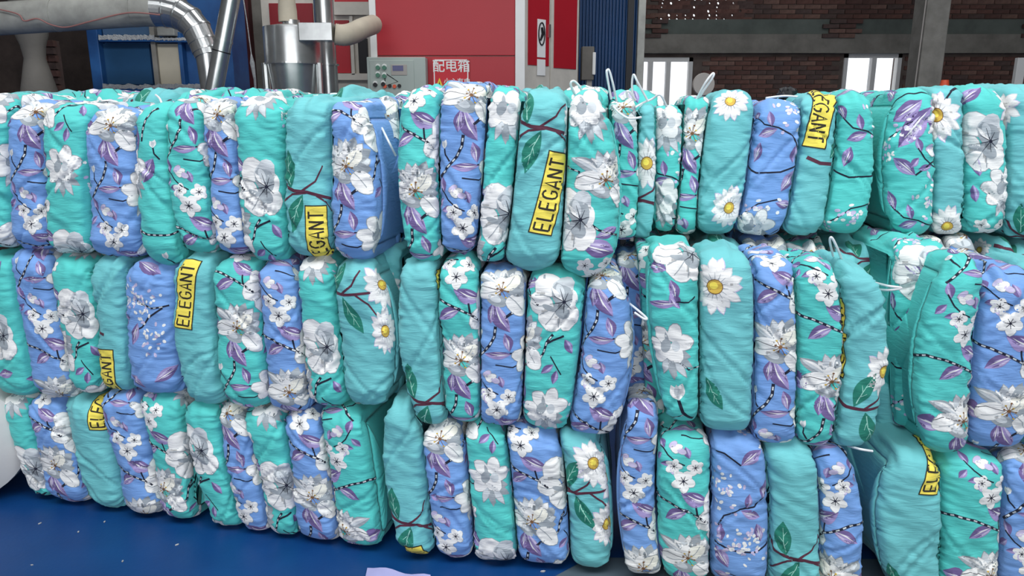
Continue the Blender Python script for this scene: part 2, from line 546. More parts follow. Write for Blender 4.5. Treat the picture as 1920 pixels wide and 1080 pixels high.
hp = [pt(628, 64, YK - .12), pt(645, 66, YK - .1), pt(662, 62, YK), pt(680, 53, YK + .15), pt(700, 46, YK + .45)]
hs = []
for i in range(33):
    u = i / 32 * 4; k = min(int(u), 3); f = u - k
    p0 = hp[max(k - 1, 0)]; p1 = hp[k]; p2 = hp[k + 1]; p3 = hp[min(k + 2, 4)]
    hs.append(0.5 * ((2 * p1) + (p2 - p0) * f + (2 * p0 - 5 * p1 + 4 * p2 - p3) * f * f + (3 * p1 - p0 - 3 * p2 + p3) * f ** 3))
tag(MB().tube(hs, [0.066 + 0.004 * (i % 2) for i in range(33)], 20).build('flexible_hose', M_hose, smooth=True),
    'beige flexible hose between dust cyclone and red cabinet', 'hose')

# red and white machine behind the cyclone
rm = empty('red_machine')
YM = 7.0
slab(498, 700, -60, 700, YM + 0.1, 0.6).build('body', M_cream, rm)
for q, m in (((505, 587, 6, 52), M_red_dk), ((627, 690, -50, 14), M_red), ((629, 656, 38, 137), M_red), ((672, 690, 72, 137), M_black), ((505, 590, 70, 135), M_red_dk), ((505, 560, 150, 320), M_red_dk)):  # the black panel stands in for a dark gap, its shade put into the colour
    slab(*q, YM + 0.085, 0.02).build('panel', m, rm, bevel=0.003)
a, b = pt(625, 4, YM + .06), pt(700, 27, YM + .06)
MB().box((a.x, YM + .04, a.z - 0.11), (b.x, YM + .09, a.z), 0).build('rail', M_cream, rm)
slab(627, 700, 138, 150, YM + .05, 0.05).build('rail', M_cream, rm)
slab(657, 663, 30, 140, YM + .05, 0.05).build('post', M_cream, rm)
slab(590, 597, -40, 160, YM + .05, 0.05).build('post', M_cream, rm)
tag(rm, 'white-framed machine with dark red panels behind the dust cyclone', 'machine')

tag(slab(461, 474, -60, 700, 7.3, 0.2).build('dark_red_upright', mat('oxide_red_steel', (84, 30, 36), rough=0.6, var=0.3)), 'narrow dark red upright beside the blue machine', 'post')
sp_ = MB(); slab(474, 500, -60, 700, 7.4, 0.26, sp_)
sp = sp_.build('steel_post', M_conc, bevel=0.01)
tag(sp, 'grey square post between blue machine and red machine', 'post')
tag(MB().tube([pt(452, -30, 5.9), pt(463, 40, 5.9), pt(471, 100, 5.9), pt(473, 118, 5.9), pt(478, 150, 5.9), pt(484, 260, 5.9)], [0.004, .004, .004, .018, .01, .006], 8).build('hanging_cord', M_lint, smooth=True),
    'thin knotted white cord hanging beside the blue machine', 'cord')

# blue machine with dusty ledges
bm_ = empty('blue_machine')
YBm = 6.2
slab(178, 438, -80, 760, YBm + .08, 0.36).build('body', M_blue, bm_)
slab(170, 190, 38, 700, YBm - .02, 0.12).build('post', M_blue, bm_, bevel=0.006)
slab(284, 293, 38, 165, YBm + .0, 0.09).build('post', M_conc_dk, bm_, bevel=0.004)
slab(336, 343, 60, 165, YBm + .0, 0.09).build('post', M_blue, bm_, bevel=0.004)
slab(192, 283, 42, 66, YBm + .05, 0.04).build('window_panel', mat('dusty_blue_glass', (74, 104, 138), rough=0.35, var=0.2, vscale=3), bm_)
slab(193, 283, 82, 158, YBm + .05, 0.04).build('window_panel', mat('dull_blue_glass', (38, 78, 116), rough=0.3, var=0.3, vscale=3), bm_)
slab(298, 337, 82, 159, YBm + .03, 0.06).build('board', M_beige, bm_, bevel=0.003)
slab(293, 326, 39, 67, YBm - .06, 0.14).build('motor_box', M_galv_d, bm_, bevel=0.008)
for k, (q0, q1, py) in enumerate(((185, 290, 72), (290, 375, 73), (193, 383, 164))):
    lg = slab(q0, q1, py, py + 6, YBm - .03, 0.12).build('ledge', M_blue, bm_, bevel=0.003)
    pile = MB()
    a = pt(q0, py, YBm - .03); b = pt(q1, py, YBm - .03)
    n = 60
    rr = random.Random(k)
    hgt = [0.012 + 0.02 * rr.random() for _ in range(n + 1)]
    if k == 1: hgt = [h * 0.5 for h in hgt]
    vs = []
    for i in range(n + 1):
        x = a.x + (b.x - a.x) * i / n
        vs += [(x, YBm - .035, a.z - 0.004 - 0.012 * rr.random()), (x, YBm - .03, a.z + hgt[i]), (x, YBm + .06, a.z + hgt[i] * .8), (x, YBm + .06, a.z)]
    pile.add(vs, [(i * 4 + j, i * 4 + (j + 1) % 4, i * 4 + 4 + (j + 1) % 4, i * 4 + 4 + j) for i in range(n) for j in range(4)])
    o = pile.build('lint', M_lint, lg); o['kind'] = 'stuff'
slab(186, 400, 172, 178, YBm - .06, 0.1).build('ledge', M_blue, bm_, bevel=0.003)
tag(bm_, 'blue steel machine with lint-covered ledges and a beige board', 'machine')


def smooth_path(pts, n):
    out = []
    m = len(pts) - 1
    for i in range(n + 1):
        u = i / n * m; k = min(int(u), m - 1); f = u - k
        p0 = pts[max(k - 1, 0)]; p1 = pts[k]; p2 = pts[k + 1]; p3 = pts[min(k + 2, m)]
        out.append(0.5 * ((2 * p1) + (p2 - p0) * f + (2 * p0 - 5 * p1 + 4 * p2 - p3) * f * f + (3 * p1 - p0 - 3 * p2 + p3) * f ** 3))
    return out


YD = 5.4
du = empty('exhaust_duct')
seg1 = [pt(-90, 41, YD), pt(100, 29, YD), pt(250, 20, YD), pt(292, 19, YD)]
MB().tube(smooth_path(seg1, 20), 0.108, 28).build('straight_duct', M_galv_d, du, smooth=True)
el = smooth_path([pt(290, 19, YD), pt(330, 24, YD), pt(362, 45, YD - .02), pt(380, 80, YD - .03), pt(389, 105, YD - .04)], 7)
e2 = MB()
e2.tube(el, [0.112 - 0.004 * i for i in range(8)], 28)
e2.build('elbow', M_galv, du, smooth=False)
for i in range(1, 7):
    p, q = el[i], el[i] + (el[i + 1] - el[i - 1]).normalized() * 0.012
    MB().tube([p, q], 0.1165 - 0.004 * i, 28).build('joint_ring', M_galv, du, smooth=True)
MB().tube([pt(388, 102, YD - .04), pt(398, 175, YD - .05), pt(420, 420, YD - .05)], [0.076, .072, .07], 24).build('down_pipe', M_galv, du, smooth=True)
for p0 in (pt(105, 28, YD), pt(252, 19, YD), pt(290, 19, YD)):
    MB().tube([p0 + Vector((-.008, 0, 0)), p0 + Vector((.008, 0, 0))], 0.1125, 28).build('joint_ring', M_galv_d, du, smooth=True)
tag(du, 'big dusty round duct running in from the left and bending down', 'duct')
wr = [pt(-40, 10, YD - .12), pt(30, 25, YD - .13), pt(45, 39, YD - .13), pt(70, 35, YD - .13), pt(95, 46, YD - .12), pt(125, 51, YD - .11), pt(170, 40, YD - .13), pt(240, 24, YD - .13), pt(300, 28, YD - .12)]
tag(MB().tube(smooth_path(wr, 48), 0.005, 6).build('cable', mat('pinkish_wire', (150, 104, 100), rough=0.6), smooth=True), 'thin reddish wire sagging along the big round duct', 'cable')

st = empty('steel_pipe')
a, b = pt(440, -40, 5.0), pt(385, 260, 5.0)
MB().tube([a, b], [0.056, .056], 24).build('pipe', M_galv, st, smooth=True)
m_ = a.lerp(b, 0.37)
MB().tube([m_, m_.lerp(b, .02)], 0.06, 24).build('joint_ring', M_galv, st, smooth=True)
m_ = a.lerp(b, 0.44)
MB().tube([m_, m_.lerp(b, .012)], 0.058, 24).build('wire_tie', M_black, st, smooth=True)
tag(st, 'slanting polished steel pipe in front of the blue machine', 'pipe')

# concrete post and brick stub at the far left
cpx = pt(64, 100, 6.8)
prof = [(0.14, 0.0), (0.14, 1.0), (0.145, pt(64, 170, 6.8).z), (0.105, pt(64, 130, 6.8).z), (0.085, pt(64, 110, 6.8).z), (0.1, pt(64, 85, 6.8).z), (0.13, pt(64, 65, 6.8).z), (0.14, pt(64, 40, 6.8).z), (0.14, 2.9)]
tag(MB().lathe(prof, cpx, 28).build('plastered_post', M_plaster, smooth=True), 'pale plastered post with a narrow waist under the duct', 'post')
rp = empty('brick_stub')
bmm = MB(); slab(76, 104, 75, 700, 7.3, 0.12, bmm).build('core', BR[3], rp)
zt = pt(90, 75, 7.3).z; x0 = pt(76, 100, 7.3).x; x1 = pt(106, 100, 7.3).x
zz = zt - 0.06
k = 0
while zz > 1.3:
    hx = (x1 - x0) / 2
    for q in range(2):
        MB().box((x0 + q * hx + 0.004, 7.275 - 0.006 * ((k + q) % 3), zz), (x0 + (q + 1) * hx - 0.004, 7.33, zz + 0.056)).build('brick', BR[(k * 2 + q) % 4], rp)
    zz -= 0.068; k += 1
tag(rp, 'narrow red brick stub beside the plastered post', 'pier')
lw = MB(); slab(-140, 180, -120, 760, 7.9, 0.2, lw)
t = lw.build('wall_partition', mat('dark_brick_wall', (62, 52, 48), rough=0.95, var=0.5, vscale=6, bump=0.3, bscale=30)); t['kind'] = 'structure'  # dark brown brick colour with random mottling

# corrugated blue partition
cm = MB()
a, b = pt(1086, 90, 7.6).x, pt(1197, 90, 7.6).x
n = 18 * 4
zt = 3.9
vs = []
for i in range(n + 1):
    x = a + (b - a) * i / n
    ph = (i % 4)
    y = 7.6 + (0.0 if ph in (0, 1) else 0.03)
    vs += [(x, y, 0), (x, y, zt), (x, y + 0.012, zt), (x, y + 0.012, 0)]
fs = [(i * 4 + j, i * 4 + 4 + j, i * 4 + 4 + (j + 1) % 4, i * 4 + (j + 1) % 4) for i in range(n) for j in range(4)] + [(0, 1, 2, 3), (n * 4 + 3, n * 4 + 2, n * 4 + 1, n * 4)]
cp_ = empty('corrugated_partition')
cm.add(vs, fs).build('corrugated_sheet', M_corr, cp_)
MB().box((b - 0.02, 7.54, 0), (b + 0.05, 7.66, zt)).build('edge_post', M_galv_d, cp_, bevel=0.004)
MB().box((b - 0.12, 7.56, 0), (b - 0.06, 7.6, zt)).build('edge_strip', M_black, cp_)
tag(cp_, 'blue corrugated steel partition right of the red cabinet', 'partition')
jb = empty('switch_box')
slab(1091, 1114, 87, 150, 7.1, 0.14).build('body', M_plaster, jb, bevel=0.006)
slab(1111, 1117, 98, 140, 7.08, 0.1).build('cover_strip', M_white, jb, bevel=0.004)
c_ = pt(1105, 150, 7.14); MB().box((c_.x - .025, 7.14, 0.0), (c_.x + .025, 7.2, c_.z + .05)).build('conduit', M_grey, jb)
tag(jb, 'tall grey switch box in front of the corrugated partition', 'switch box')

# odds and ends seen over the top of the stack
p = pt(1320, 158, 6.5)
rf = empty('round_fan')
pr = pt(1320, 158, 6.5)
MB().tube([pr, pr + Vector((0, 0.02, 0)), pr + Vector((0, 0.07, 0))], [0.09, 0.095, 0.06], 28).build('guard', M_grey, rf, smooth=True)
MB().tube([(pr.x, pr.y + .04, pr.z - .08), (pr.x, pr.y + .04, 0.03)], 0.016, 12).build('stand', M_grey, rf, smooth=True)
MB().lathe([(0.2, 0), (0.2, 0.02), (0.03, 0.05)], (pr.x, pr.y + .04), 24).build('base', M_grey, rf, smooth=True)
tag(rf, 'pale round disc-shaped fan in front of the brick wall', 'fan')
wp = MB(); slab(1906, 1922, 108, 420, 9.5, 0.06, wp)
tag(wp.build('white_post', M_white, bevel=0.004), 'slim white post at the right edge before the brick wall', 'post')
q_ = pt(1772, 150, 7.5)
tag(MB().tube([q_, q_ - Vector((0, 0, .06)), Vector((q_.x, 7.5, 0.0))], [0.035, .045, .04], 14).build('orange_post', M_orange, smooth=True), 'slim orange-topped post beside the concrete column', 'post')

# ------------------------------------------------------------------ the quilts: printed cloth
PXM = 0.00187            # metres of cloth for one unit of the print below


def fabric(name, rgb, bump=0.4):
    """padded cotton: slight mottling, fine horizontal puckers and weave"""
    m = bpy.data.materials.new(name)
    m.use_nodes = True
    nt = m.node_tree
    b = nt.nodes['Principled BSDF']
    c = lin(rgb)
    b.inputs['Roughness'].default_value = 0.72
    b.inputs['Specular IOR Level'].default_value = 0.28
    b.inputs['Sheen Weight'].default_value = 0.08
    tc = nt.nodes.new('ShaderNodeTexCoord')
    n = nt.nodes.new('ShaderNodeTexNoise')
    n.inputs['Scale'].default_value = 5; n.inputs['Detail'].default_value = 3
    nt.links.new(tc.outputs['Object'], n.inputs['Vector'])
    r = nt.nodes.new('ShaderNodeValToRGB')
    r.color_ramp.elements[0].color = (*[v * 0.94 for v in c], 1); r.color_ramp.elements[0].position = 0.3
    r.color_ramp.elements[1].color = (*c, 1); r.color_ramp.elements[1].position = 0.7
    nt.links.new(n.outputs['Fac'], r.inputs['Fac'])
    nt.links.new(r.outputs['Color'], b.inputs['Base Color'])
    mp = nt.nodes.new('ShaderNodeMapping')
    mp.inputs['Scale'].default_value = (14, 14, 62)
    nt.links.new(tc.outputs['Object'], mp.inputs['Vector'])
    n2 = nt.nodes.new('ShaderNodeTexNoise')
    n2.inputs['Scale'].default_value = 1.0; n2.inputs['Detail'].default_value = 4; n2.inputs['Distortion'].default_value = 1.4
    nt.links.new(mp.outputs['Vector'], n2.inputs['Vector'])
    bp = nt.nodes.new('ShaderNodeBump')
    bp.inputs['Strength'].default_value = bump
    bp.inputs['Distance'].default_value = 0.006
    nt.links.new(n2.outputs['Fac'], bp.inputs['Height'])
    nt.links.new(bp.outputs['Normal'], b.inputs['Normal'])
    return m


CLOTH = {'G': fabric('turquoise_cotton', (84, 196, 190)), 'P': fabric('teal_cotton', (108, 188, 192)), 'B': fabric('periwinkle_cotton', (116, 158, 216))}
INKS = ['white', 'grey', 'pale_grey', 'plum', 'mauve', 'lilac', 'black', 'brown', 'gold', 'green', 'leaf_vein', 'wine', 'yellow', 'ink', 'cream']
INK_RGB = [(230, 230, 228), (154, 162, 168), (196, 202, 206), (108, 91, 140), (155, 140, 188), (192, 183, 213), (24, 28, 48), (120, 84, 52), (206, 172, 74),
           (34, 122, 104), (150, 206, 190), (84, 40, 58), (240, 220, 92), (48, 44, 34), (232, 230, 218)]
INK = [fabric('ink_' + n, c) for n, c in zip(INKS, INK_RGB)]
(WH, GR, PG, PLUM, MAU, LIL, BK, BRN, GOLD, GREEN, VEIN, WINE, YEL, TXT, CREAM) = range(15)

# ---- print shapes: lists of (ink, layer, Nx2 points in print units, y down)


def rot(p, a):
    c, s = math.cos(a), math.sin(a)
    return np.stack([p[:, 0] * c - p[:, 1] * s, p[:, 0] * s + p[:, 1] * c], 1)


def ell(cx, cy, a, b, ang=0.0, n=14, wob=0.0, seed=0):
    t = np.linspace(0, 2 * math.pi, n, endpoint=False)
    k = 1 + wob * np.sin(3 * t + seed) + wob * 0.6 * np.sin(5 * t + 2.1 * seed)
    return rot(np.stack([a * k * np.cos(t), b * k * np.sin(t)], 1), math.radians(ang)) + (cx, cy)


def petal(x0, y0, ang, L, W, n=9, bend=0.0, tip=1.0):
    """leaf outline starting at x0,y0 and running L along ang (degrees, y down); tip < 1 is blunt"""
    t = np.linspace(0, 1, n)
    h = W / 2 * np.sin(math.pi * t ** tip) ** (0.8 if tip < 1 else 1.0)
    cy = bend * L * np.sin(math.pi * t)
    up = np.stack([t * L, cy - h], 1); dn = np.stack([t * L, cy + h], 1)[::-1]
    return rot(np.concatenate([up, dn[1:-1]]), math.radians(ang)) + (x0, y0)


def half(x0, y0, ang, L, W, side, n=9, bend=0.0):
    t = np.linspace(0, 1, n)
    h = W / 2 * np.sin(math.pi * t)
    cy = bend * L * np.sin(math.pi * t)
    e = np.stack([t * L, cy + side * h], 1); m = np.stack([t * L, cy], 1)[::-1]
    return rot(np.concatenate([e, m[1:-1]]), math.radians(ang)) + (x0, y0)


def line(pts, w0, w1=None):
    p = np.array(pts, float)
    w1 = w0 if w1 is None else w1
    out = []
    n = len(p)
    L, R = [], []
    for i in range(n):
        d = p[min(i + 1, n - 1)] - p[max(i - 1, 0)]
        d = d / (np.linalg.norm(d) + 1e-9)
        w = w0 + (w1 - w0) * i / (n - 1)
        nn = np.array([-d[1], d[0]]) * w / 2
        L.append(p[i] + nn); R.append(p[i] - nn)
    return np.array(L + R[::-1])


def leaf(x, y, ang, L, W, bend=0.0):
    """purple leaf: two tones with pale strokes"""
    r = [(PLUM, 0, half(x, y, ang, L, W, 1, bend=bend)), (MAU, 0, half(x, y, ang, L, W, -1, bend=bend))]
    r.append((LIL, 1, rot(petal(L * .12, -W * .13, -4, L * .6, W * .16), math.radians(ang)) + (x, y)))
    if L > 30:
        r.append((WH, 2, rot(petal(L * .1, 0, 2, L * .72, W * .09, bend=bend), math.radians(ang)) + (x, y)))
        r.append((LIL, 1, rot(petal(L * .25, W * .1, 8, L * .4, W * .1), math.radians(ang)) + (x, y)))
        r.append((PLUM, 1, rot(petal(L * .45, -W * .2, 4, L * .35, W * .12), math.radians(ang)) + (x, y)))
    return r


def twig(pts, w=6):
    """black branch with a pale broken core"""
    p = np.array(pts, float)
    r = [(BK, 1, line(p, w * 0.75, w * 0.6))]
    d = np.concatenate([[0], np.cumsum(np.linalg.norm(np.diff(p, axis=0), axis=1))])
    s = 5.0
    while s + 8 < d[-1]:
        q = [[np.interp(u, d, p[:, 0]), np.interp(u, d, p[:, 1])] for u in (s, s + 6)]
        r.append((PG, 2, line(q, w * 0.36)))
        s += 12
    return r


def outl(ink, layer, poly, grow=1.1):
    c = poly.mean(0)
    return [(GR, layer, c + (poly - c) * grow), (ink, layer + 1, poly)]


def magnolia(x, y):
    r = []
    for a, L, W, k in ((-122, 40, 14, WH), (-104, 46, 15, PG), (-86, 44, 15, WH), (-68, 50, 17, GR), (-50, 48, 18, WH), (-32, 50, 20, GR), (-14, 44, 20, PG), (6, 42, 18, GR)):
        r += [(GR, 0, petal(0, 0, a, L * 1.04, W * 1.14, tip=1.5)), (k, 1, petal(0, 0, a, L, W, tip=1.5))]
    r += [(GR, 1, petal(-6, -6, -150, 56, 20, bend=.08)), (PG, 2, petal(-8, -9, -150, 50, 10, bend=.08)), (WH, 3, petal(-10, -12, -149, 42, 4, bend=.1))]
    r += [(GR, 1, ell(-10, 16, 20, 11, 24)), (PG, 2, ell(-12, 14, 12, 6, 24))]
    r += outl(WH, 1, ell(-26, 1, 25, 15, -12, 16, .05), 1.06) + outl(WH, 1, ell(27, 25, 22, 16, 48, 16, .06, 1), 1.06) + outl(CREAM, 1, ell(14, -13, 17, 12, -35, 14, .05, 2), 1.08) + outl(WH, 1, ell(-4, -13, 13, 9, -70, 12), 1.1)
    r += [(GR, 2, ell(26, 3, 13, 8, 10)), (BK, 4, line([(-48, -2), (-34, -7), (-18, -3), (-6, 0)], 0.9)), (GR, 4, line([(20, -24), (14, -12), (4, -2)], 1.2)), (GR, 4, line([(34, 34), (22, 18), (8, 6)], 1.4)), (GR, 4, line([(-40, 8), (-24, 6), (-8, 2)], 1.1))]
    for k, a in enumerate((-160, -120, -80, -40, 10, 60, 110, 150)):
        L = 8 + 3 * (k % 3)
        r.append((BRN, 5, line([(0, 0), (L * math.cos(math.radians(a)), L * math.sin(math.radians(a)))], 1.0)))
        r.append((GOLD if k % 2 else BRN, 5, ell(L * math.cos(math.radians(a)), L * math.sin(math.radians(a)), 1.9, 1.5, 0, 6)))
    r.append((BRN, 5, ell(0, 0, 3.4, 2.6, 0, 7)))
    return [(i, l, p + (x, y)) for i, l, p in r]


def rose(x, y):
    r = []
    for p in (ell(-20, -28, 27, 22, -30, wob=.06), ell(-34, 6, 24, 22, 10, wob=.06, seed=1), ell(-14, 34, 25, 20, 60, wob=.07, seed=2), ell(16, 30, 22, 24, 0, wob=.06, seed=3)):
        r += outl(WH, 0, p, 1.05)
    r += [(PG, 2, ell(8, -24, 20, 24, 20, wob=.08)), (GR, 3, ell(6, -8, 18, 26, -15, wob=.1, seed=2)), (WH, 2, ell(20, -2, 14, 22, 5)), (GR, 3, ell(6, 18, 12, 18, -40)),
          (PG, 4, ell(2, -18, 7, 14, -20)), (WH, 4, petal(8, 2, -130, 34, 8)), (GR, 2, ell(-16, 14, 14, 5, 20))]
    for a, L in ((-150, 22), (-110, 26), (-70, 18), (-20, 15), (170, 26), (130, 24), (90, 20), (45, 18)):
        r.append((BK, 5, line([(10, 2), (10 + L * math.cos(math.radians(a)), 2 + L * math.sin(math.radians(a)))], 1.7, 0.6)))
    r.append((BK, 5, ell(10, 2, 3.4, 3, 0, 7)))
    r += [(GR, 4, line([(-52, 8), (-40, 12), (-24, 10)], 1.4)), (GR, 4, line([(-22, 46), (-14, 36), (-6, 22)], 1.4)), (GR, 4, line([(-44, -8), (-30, -10), (-10, -6)], 1.6)), (GR, 4, line([(2, 50), (2, 34), (4, 20)], 1.6)), (GR, 4, line([(-34, 28), (-24, 22), (-8, 14)], 1.4))]
    return [(i, l, p * 0.92 + (x, y)) for i, l, p in r]


def peony(x, y):
    r = []
    for a, L, W, k in ((60, 46, 13, PG), (85, 44, 12, GR), (110, 40, 12, PG), (35, 40, 14, GR), (10, 32, 16, GR)):
        r += [(GR, 0, petal(0, 5, a, L * 1.05, W * 1.15)), (k, 1, petal(0, 5, a, L, W))]
    for cx, cy, a, b, g in ((-12, -24, 15, 11, 60), (9, -28, 16, 11, -75), (24, -12, 15, 12, -40), (-26, -6, 14, 11, 20), (-18, 12, 14, 11, -20), (6, 6, 17, 14, 30)):
        r += outl(WH, 1, ell(cx, cy, a, b, g, 12, .05, cx), 1.1)
    r += [(GR, 3, ell(-6, -6, 8, 12, 20)), (GR, 3, petal(-2, -8, -100, 22, 6)), (PG, 4, ell(10, -6, 7, 9, 0)), (GR, 4, line([(4, 18), (8, 30), (8, 44)], 1.2))]
    return [(i, l, p + (x, y)) for i, l, p in r]


def blossom(x, y, s=1.0, a0=0):
    r = []
    for k in range(5):
        a = a0 + k * 72
        cx, cy = 9.5 * s * math.cos(math.radians(a)), 9.5 * s * math.sin(math.radians(a))
        p = ell(cx, cy, 8.4 * s, 7 * s, a, 9, .06, k)
        r += [(GR, 0, p + (0.6, 0.8)), (WH, 1, p)]
    for k in range(7):
        a = math.radians(a0 + 20 + k * 51)
        r.append((BK, 2, line([(0, 0), (7.5 * s * math.cos(a), 7.5 * s * math.sin(a))], 1.3 * s, .8 * s)))
    r.append((BK, 3, ell(0, 0, 2 * s, 2 * s, 0, 6)))
    return [(i, l, p + (x, y)) for i, l, p in r]


def trio(x, y):
    return blossom(x - 4, y + 14, 1.15, 15) + blossom(x + 16, y - 10, 0.85, 40) + blossom(x - 20, y - 12, 0.8, 0)


def sprig(x, y):
    r = leaf(x - 8, y - 2, -110, 26, 13) + leaf(x - 12, y + 8, 130, 22, 12) + leaf(x + 10, y + 22, 165, 24, 11)
    r += [(BK, 1, line([(x - 14, y - 8), (x - 2, y + 10), (x + 12, y + 22), (x + 26, y + 28)], 2.2))]
    for k, (a, b) in enumerate(((6, -8), (14, -4), (20, 3), (8, 0))):
        r += outl(WH if k % 2 else LIL, 1, ell(x + a, y + b, 8, 5, -40 + 30 * k, 9), 1.12)
    r += [(LIL, 1, petal(x + 2, y + 30, 70, 16, 6)), (WH, 2, petal(x + 4, y + 32, 75, 9, 3))]
    return r


def bud(x, y):
    return [(WH, 1, petal(x, y, -110, 13, 7)), (WH, 1, petal(x, y, -75, 15, 7)), (PG, 2, petal(x, y, -92, 13, 5)), (BK, 1, line([(x, y), (x + 2, y + 10), (x + 10, y + 20)], 2.6))]


def dleaf(x, y):
    r = leaf(x + 2, y + 6, -105, 34, 17, .05) + leaf(x + 6, y + 10, 178, 48, 14, -.05)
    r += [(BK, 1, line([(x + 2, y + 9), (x + 22, y + 10), (x + 38, y + 2)], 2.4))]
    return r


def spray(x, y, seed=0, n=26, sx=30, sy=30):
    rr = random.Random(seed)
    r = []
    for k in range(n):
        a, b = rr.gauss(0, sx * .45), rr.gauss(0, sy * .45)
        r.append((WH if rr.random() < .65 else LIL, 1, ell(x + a, y + b, rr.uniform(3, 5), rr.uniform(2, 3.4), rr.uniform(0, 180), 7)))
    return r


def daisy(x, y, R=40, tilt=1.0, ang=0):
    r = []
    n = 15
    for k in range(n):
        a = k * 360 / n + (k % 3) * 3
        L = R * (1 + 0.08 * math.sin(k * 2.3))
        r += [(LIL if k % 3 == 0 else PG, 0, petal(0, 0, a, L * 1.02, R * 0.38, tip=1.7)), (WH, 1, petal(0, 0, a, L * .98, R * 0.31, tip=1.7))]
    for k in range(n):
        a = math.radians(k * 360 / n + 8)
        r.append((GR, 2, line([(R * .24 * math.cos(a), R * .24 * math.sin(a)), (R * .5 * math.cos(a), R * .5 * math.sin(a))], 1.5, .5)))
    r += [(BRN, 3, ell(0, 0, R * .30, R * .27, 0, 16)), (GOLD, 4, ell(0, 0, R * .27, R * .24, 0, 16)), (YEL, 5, ell(-R * .04, -R * .04, R * .15, R * .13, 0, 12))]
    out = []
    for i, l, p in r:
        q = p * (tilt, 1)
        out.append((i, l, rot(q, math.radians(ang)) + (x, y)))
    return out


def gleaf(x, y, ang, L=62, W=26, bend=0.04):
    r = [(GREEN, 1, petal(x, y, ang, L, W, 12, bend)), (VEIN, 2, rot(line([(L * .1, 0), (L * .4, bend * L * .8), (L * .82, bend * L * .4)], 1.8, .7), math.radians(ang)) + (x, y))]
    for t, s in ((.28, 1), (.42, -1), (.56, 1)):
        q = np.array([(L * t, bend * L * .7), (L * (t + .15), bend * L * .7 + s * W * .24)])
        r.append((VEIN, 2, rot(line(q, 1.3, .6), math.radians(ang)) + (x, y)))
    return r


# composite print of the floral side, about the large magnolia
def F1():
    r = []
    for k in (-1, 0, 1):
        dy = 355 * k
        g = trio(-2, -158) + sprig(-30, -200) + leaf(38, -104, -158, 52, 26, -.06) + twig([(-95, -100), (-60, -108), (-30, -102), (-6, -92), (20, -78), (34, -66)], 6.5)
        g += leaf(2, -92, 150, 46, 20, .05) + [(BK, 1, line([(14, -100), (16, -84), (22, -76)], 3))]
        g += rose(68, -76) + twig([(62, -18), (52, -4), (48, 14), (40, 30)], 6) + [(BK, 1, line([(52, -2), (62, -8), (80, -16)], 3.5))]
        g += leaf(-36, 12, 195, 42, 30, .1) + leaf(-12, 22, 62, 56, 26, .08) + leaf(-16, 24, 95, 34, 18) + twig([(26, 34), (14, 40), (6, 46)], 7)
        g += magnolia(0, 0)
        g += twig([(-10, 62), (-12, 80), (-20, 96), (-34, 112), (-50, 130)], 7) + bud(-42, 84) + dleaf(12, 100)
        g += leaf(66, 34, 140, 26, 13) + leaf(72, 44, 100, 26, 12) + [(BK, 1, line([(60, 20), (70, 36), (80, 52)], 2))] + peony(58, 120) + [(BK, 1, line([(58, 120), (20, 134), (-10, 130)], 2.2))]
        g += leaf(-4, 150, 70, 22, 13) + leaf(82, -10, 60, 30, 14)
        # next column of the repeat
        g += spray(-118, -150, 1, 30, 40, 30) + leaf(-100, -40, 120, 40, 18) + [(BK, 1, line([(-150, -70), (-110, -50), (-88, -76)], 3.2))] + leaf(-112, 70, -80, 44, 18) + spray(-112, 110, 4, 22, 30, 34)
        g += leaf(128, -60, 80, 44, 20) + spray(118, 150, 5, 20, 30, 30)
        r += [(i, l, p + (0, dy)) for i, l, p in g]
    return r


# lighter print: thin twigs, pairs of leaves, sprays of tiny blossom
def F2():
    r = []
    for k in (-1, 0, 1):
        dy = 300 * k
        g = [(BK, 0, line([(-40, -20), (-18, 4), (8, 10), (34, 24), (44, 44)], 2.6))] + leaf(-30, -10, -110, 34, 17) + leaf(-4, 8, -100, 28, 13) + leaf(6, 12, 160, 36, 17) + leaf(40, 40, 95, 30, 14)
        g += spray(38, -28, 2, 34, 30, 46) + spray(-44, -110, 7, 20, 24, 30)
        g += [(BK, 0, line([(-50, 76), (-20, 88), (20, 86), (50, 74)], 3.0))] + leaf(26, 120, -60, 44, 22) + leaf(20, 140, 10, 34, 16) + [(BK, 0, line([(-40, 168), (-10, 142), (24, 134)], 2.4))] + spray(-2, 156, 3, 24, 34, 20)
        g += leaf(-30, 70, -75, 36, 18) + leaf(4, -70, -140, 46, 22) + [(BK, 0, line([(4, -70), (30, -90), (44, -94)], 3))]
        g += spray(-110, 10, 9, 24, 30, 40) + leaf(-90, 90, -60, 40, 20) + spray(108, 90, 11, 22, 30, 30) + leaf(100, -60, 120, 44, 20) + peony(112, 10)
        r += [(i, l, p + (0, dy)) for i, l, p in g]
    return r


# the plain side: brown fork with two green leaves and daisies, about the fork
def PB():
    r = [(WINE, 0, line([(-34, -26), (-18, -6), (6, 4), (30, 6), (52, 12), (74, 18)], 6, 5)), (WINE, 0, line([(28, 7), (2, 10), (-18, 24), (-36, 40)], 4, 3)), (WINE, 0, line([(20, 4), (44, -12), (58, -38)], 4, 2.5)), (WINE, 0, line([(46, 12), (64, 24), (76, 40)], 3.5, 2))]
    r += gleaf(0, 0, -94, 64, 27, -.05) + gleaf(22, 10, 108, 70, 27, .06)
    return r


def PC():
    r = [(WINE, 0, line([(-30, -10), (-10, -2), (20, 0), (50, -4), (84, -8)], 6, 4)), (WINE, 0, line([(14, 0), (40, -18), (58, -44)], 4, 2.5)), (WINE, 0, line([(44, -2), (64, 14), (78, 36)], 4, 2.5))]
    return r + gleaf(0, -4, -64, 64, 27, -.05) + gleaf(18, 4, 64, 70, 27, .06) + daisy(96, -20, 44, .8) + daisy(88, 62, 42, .6)


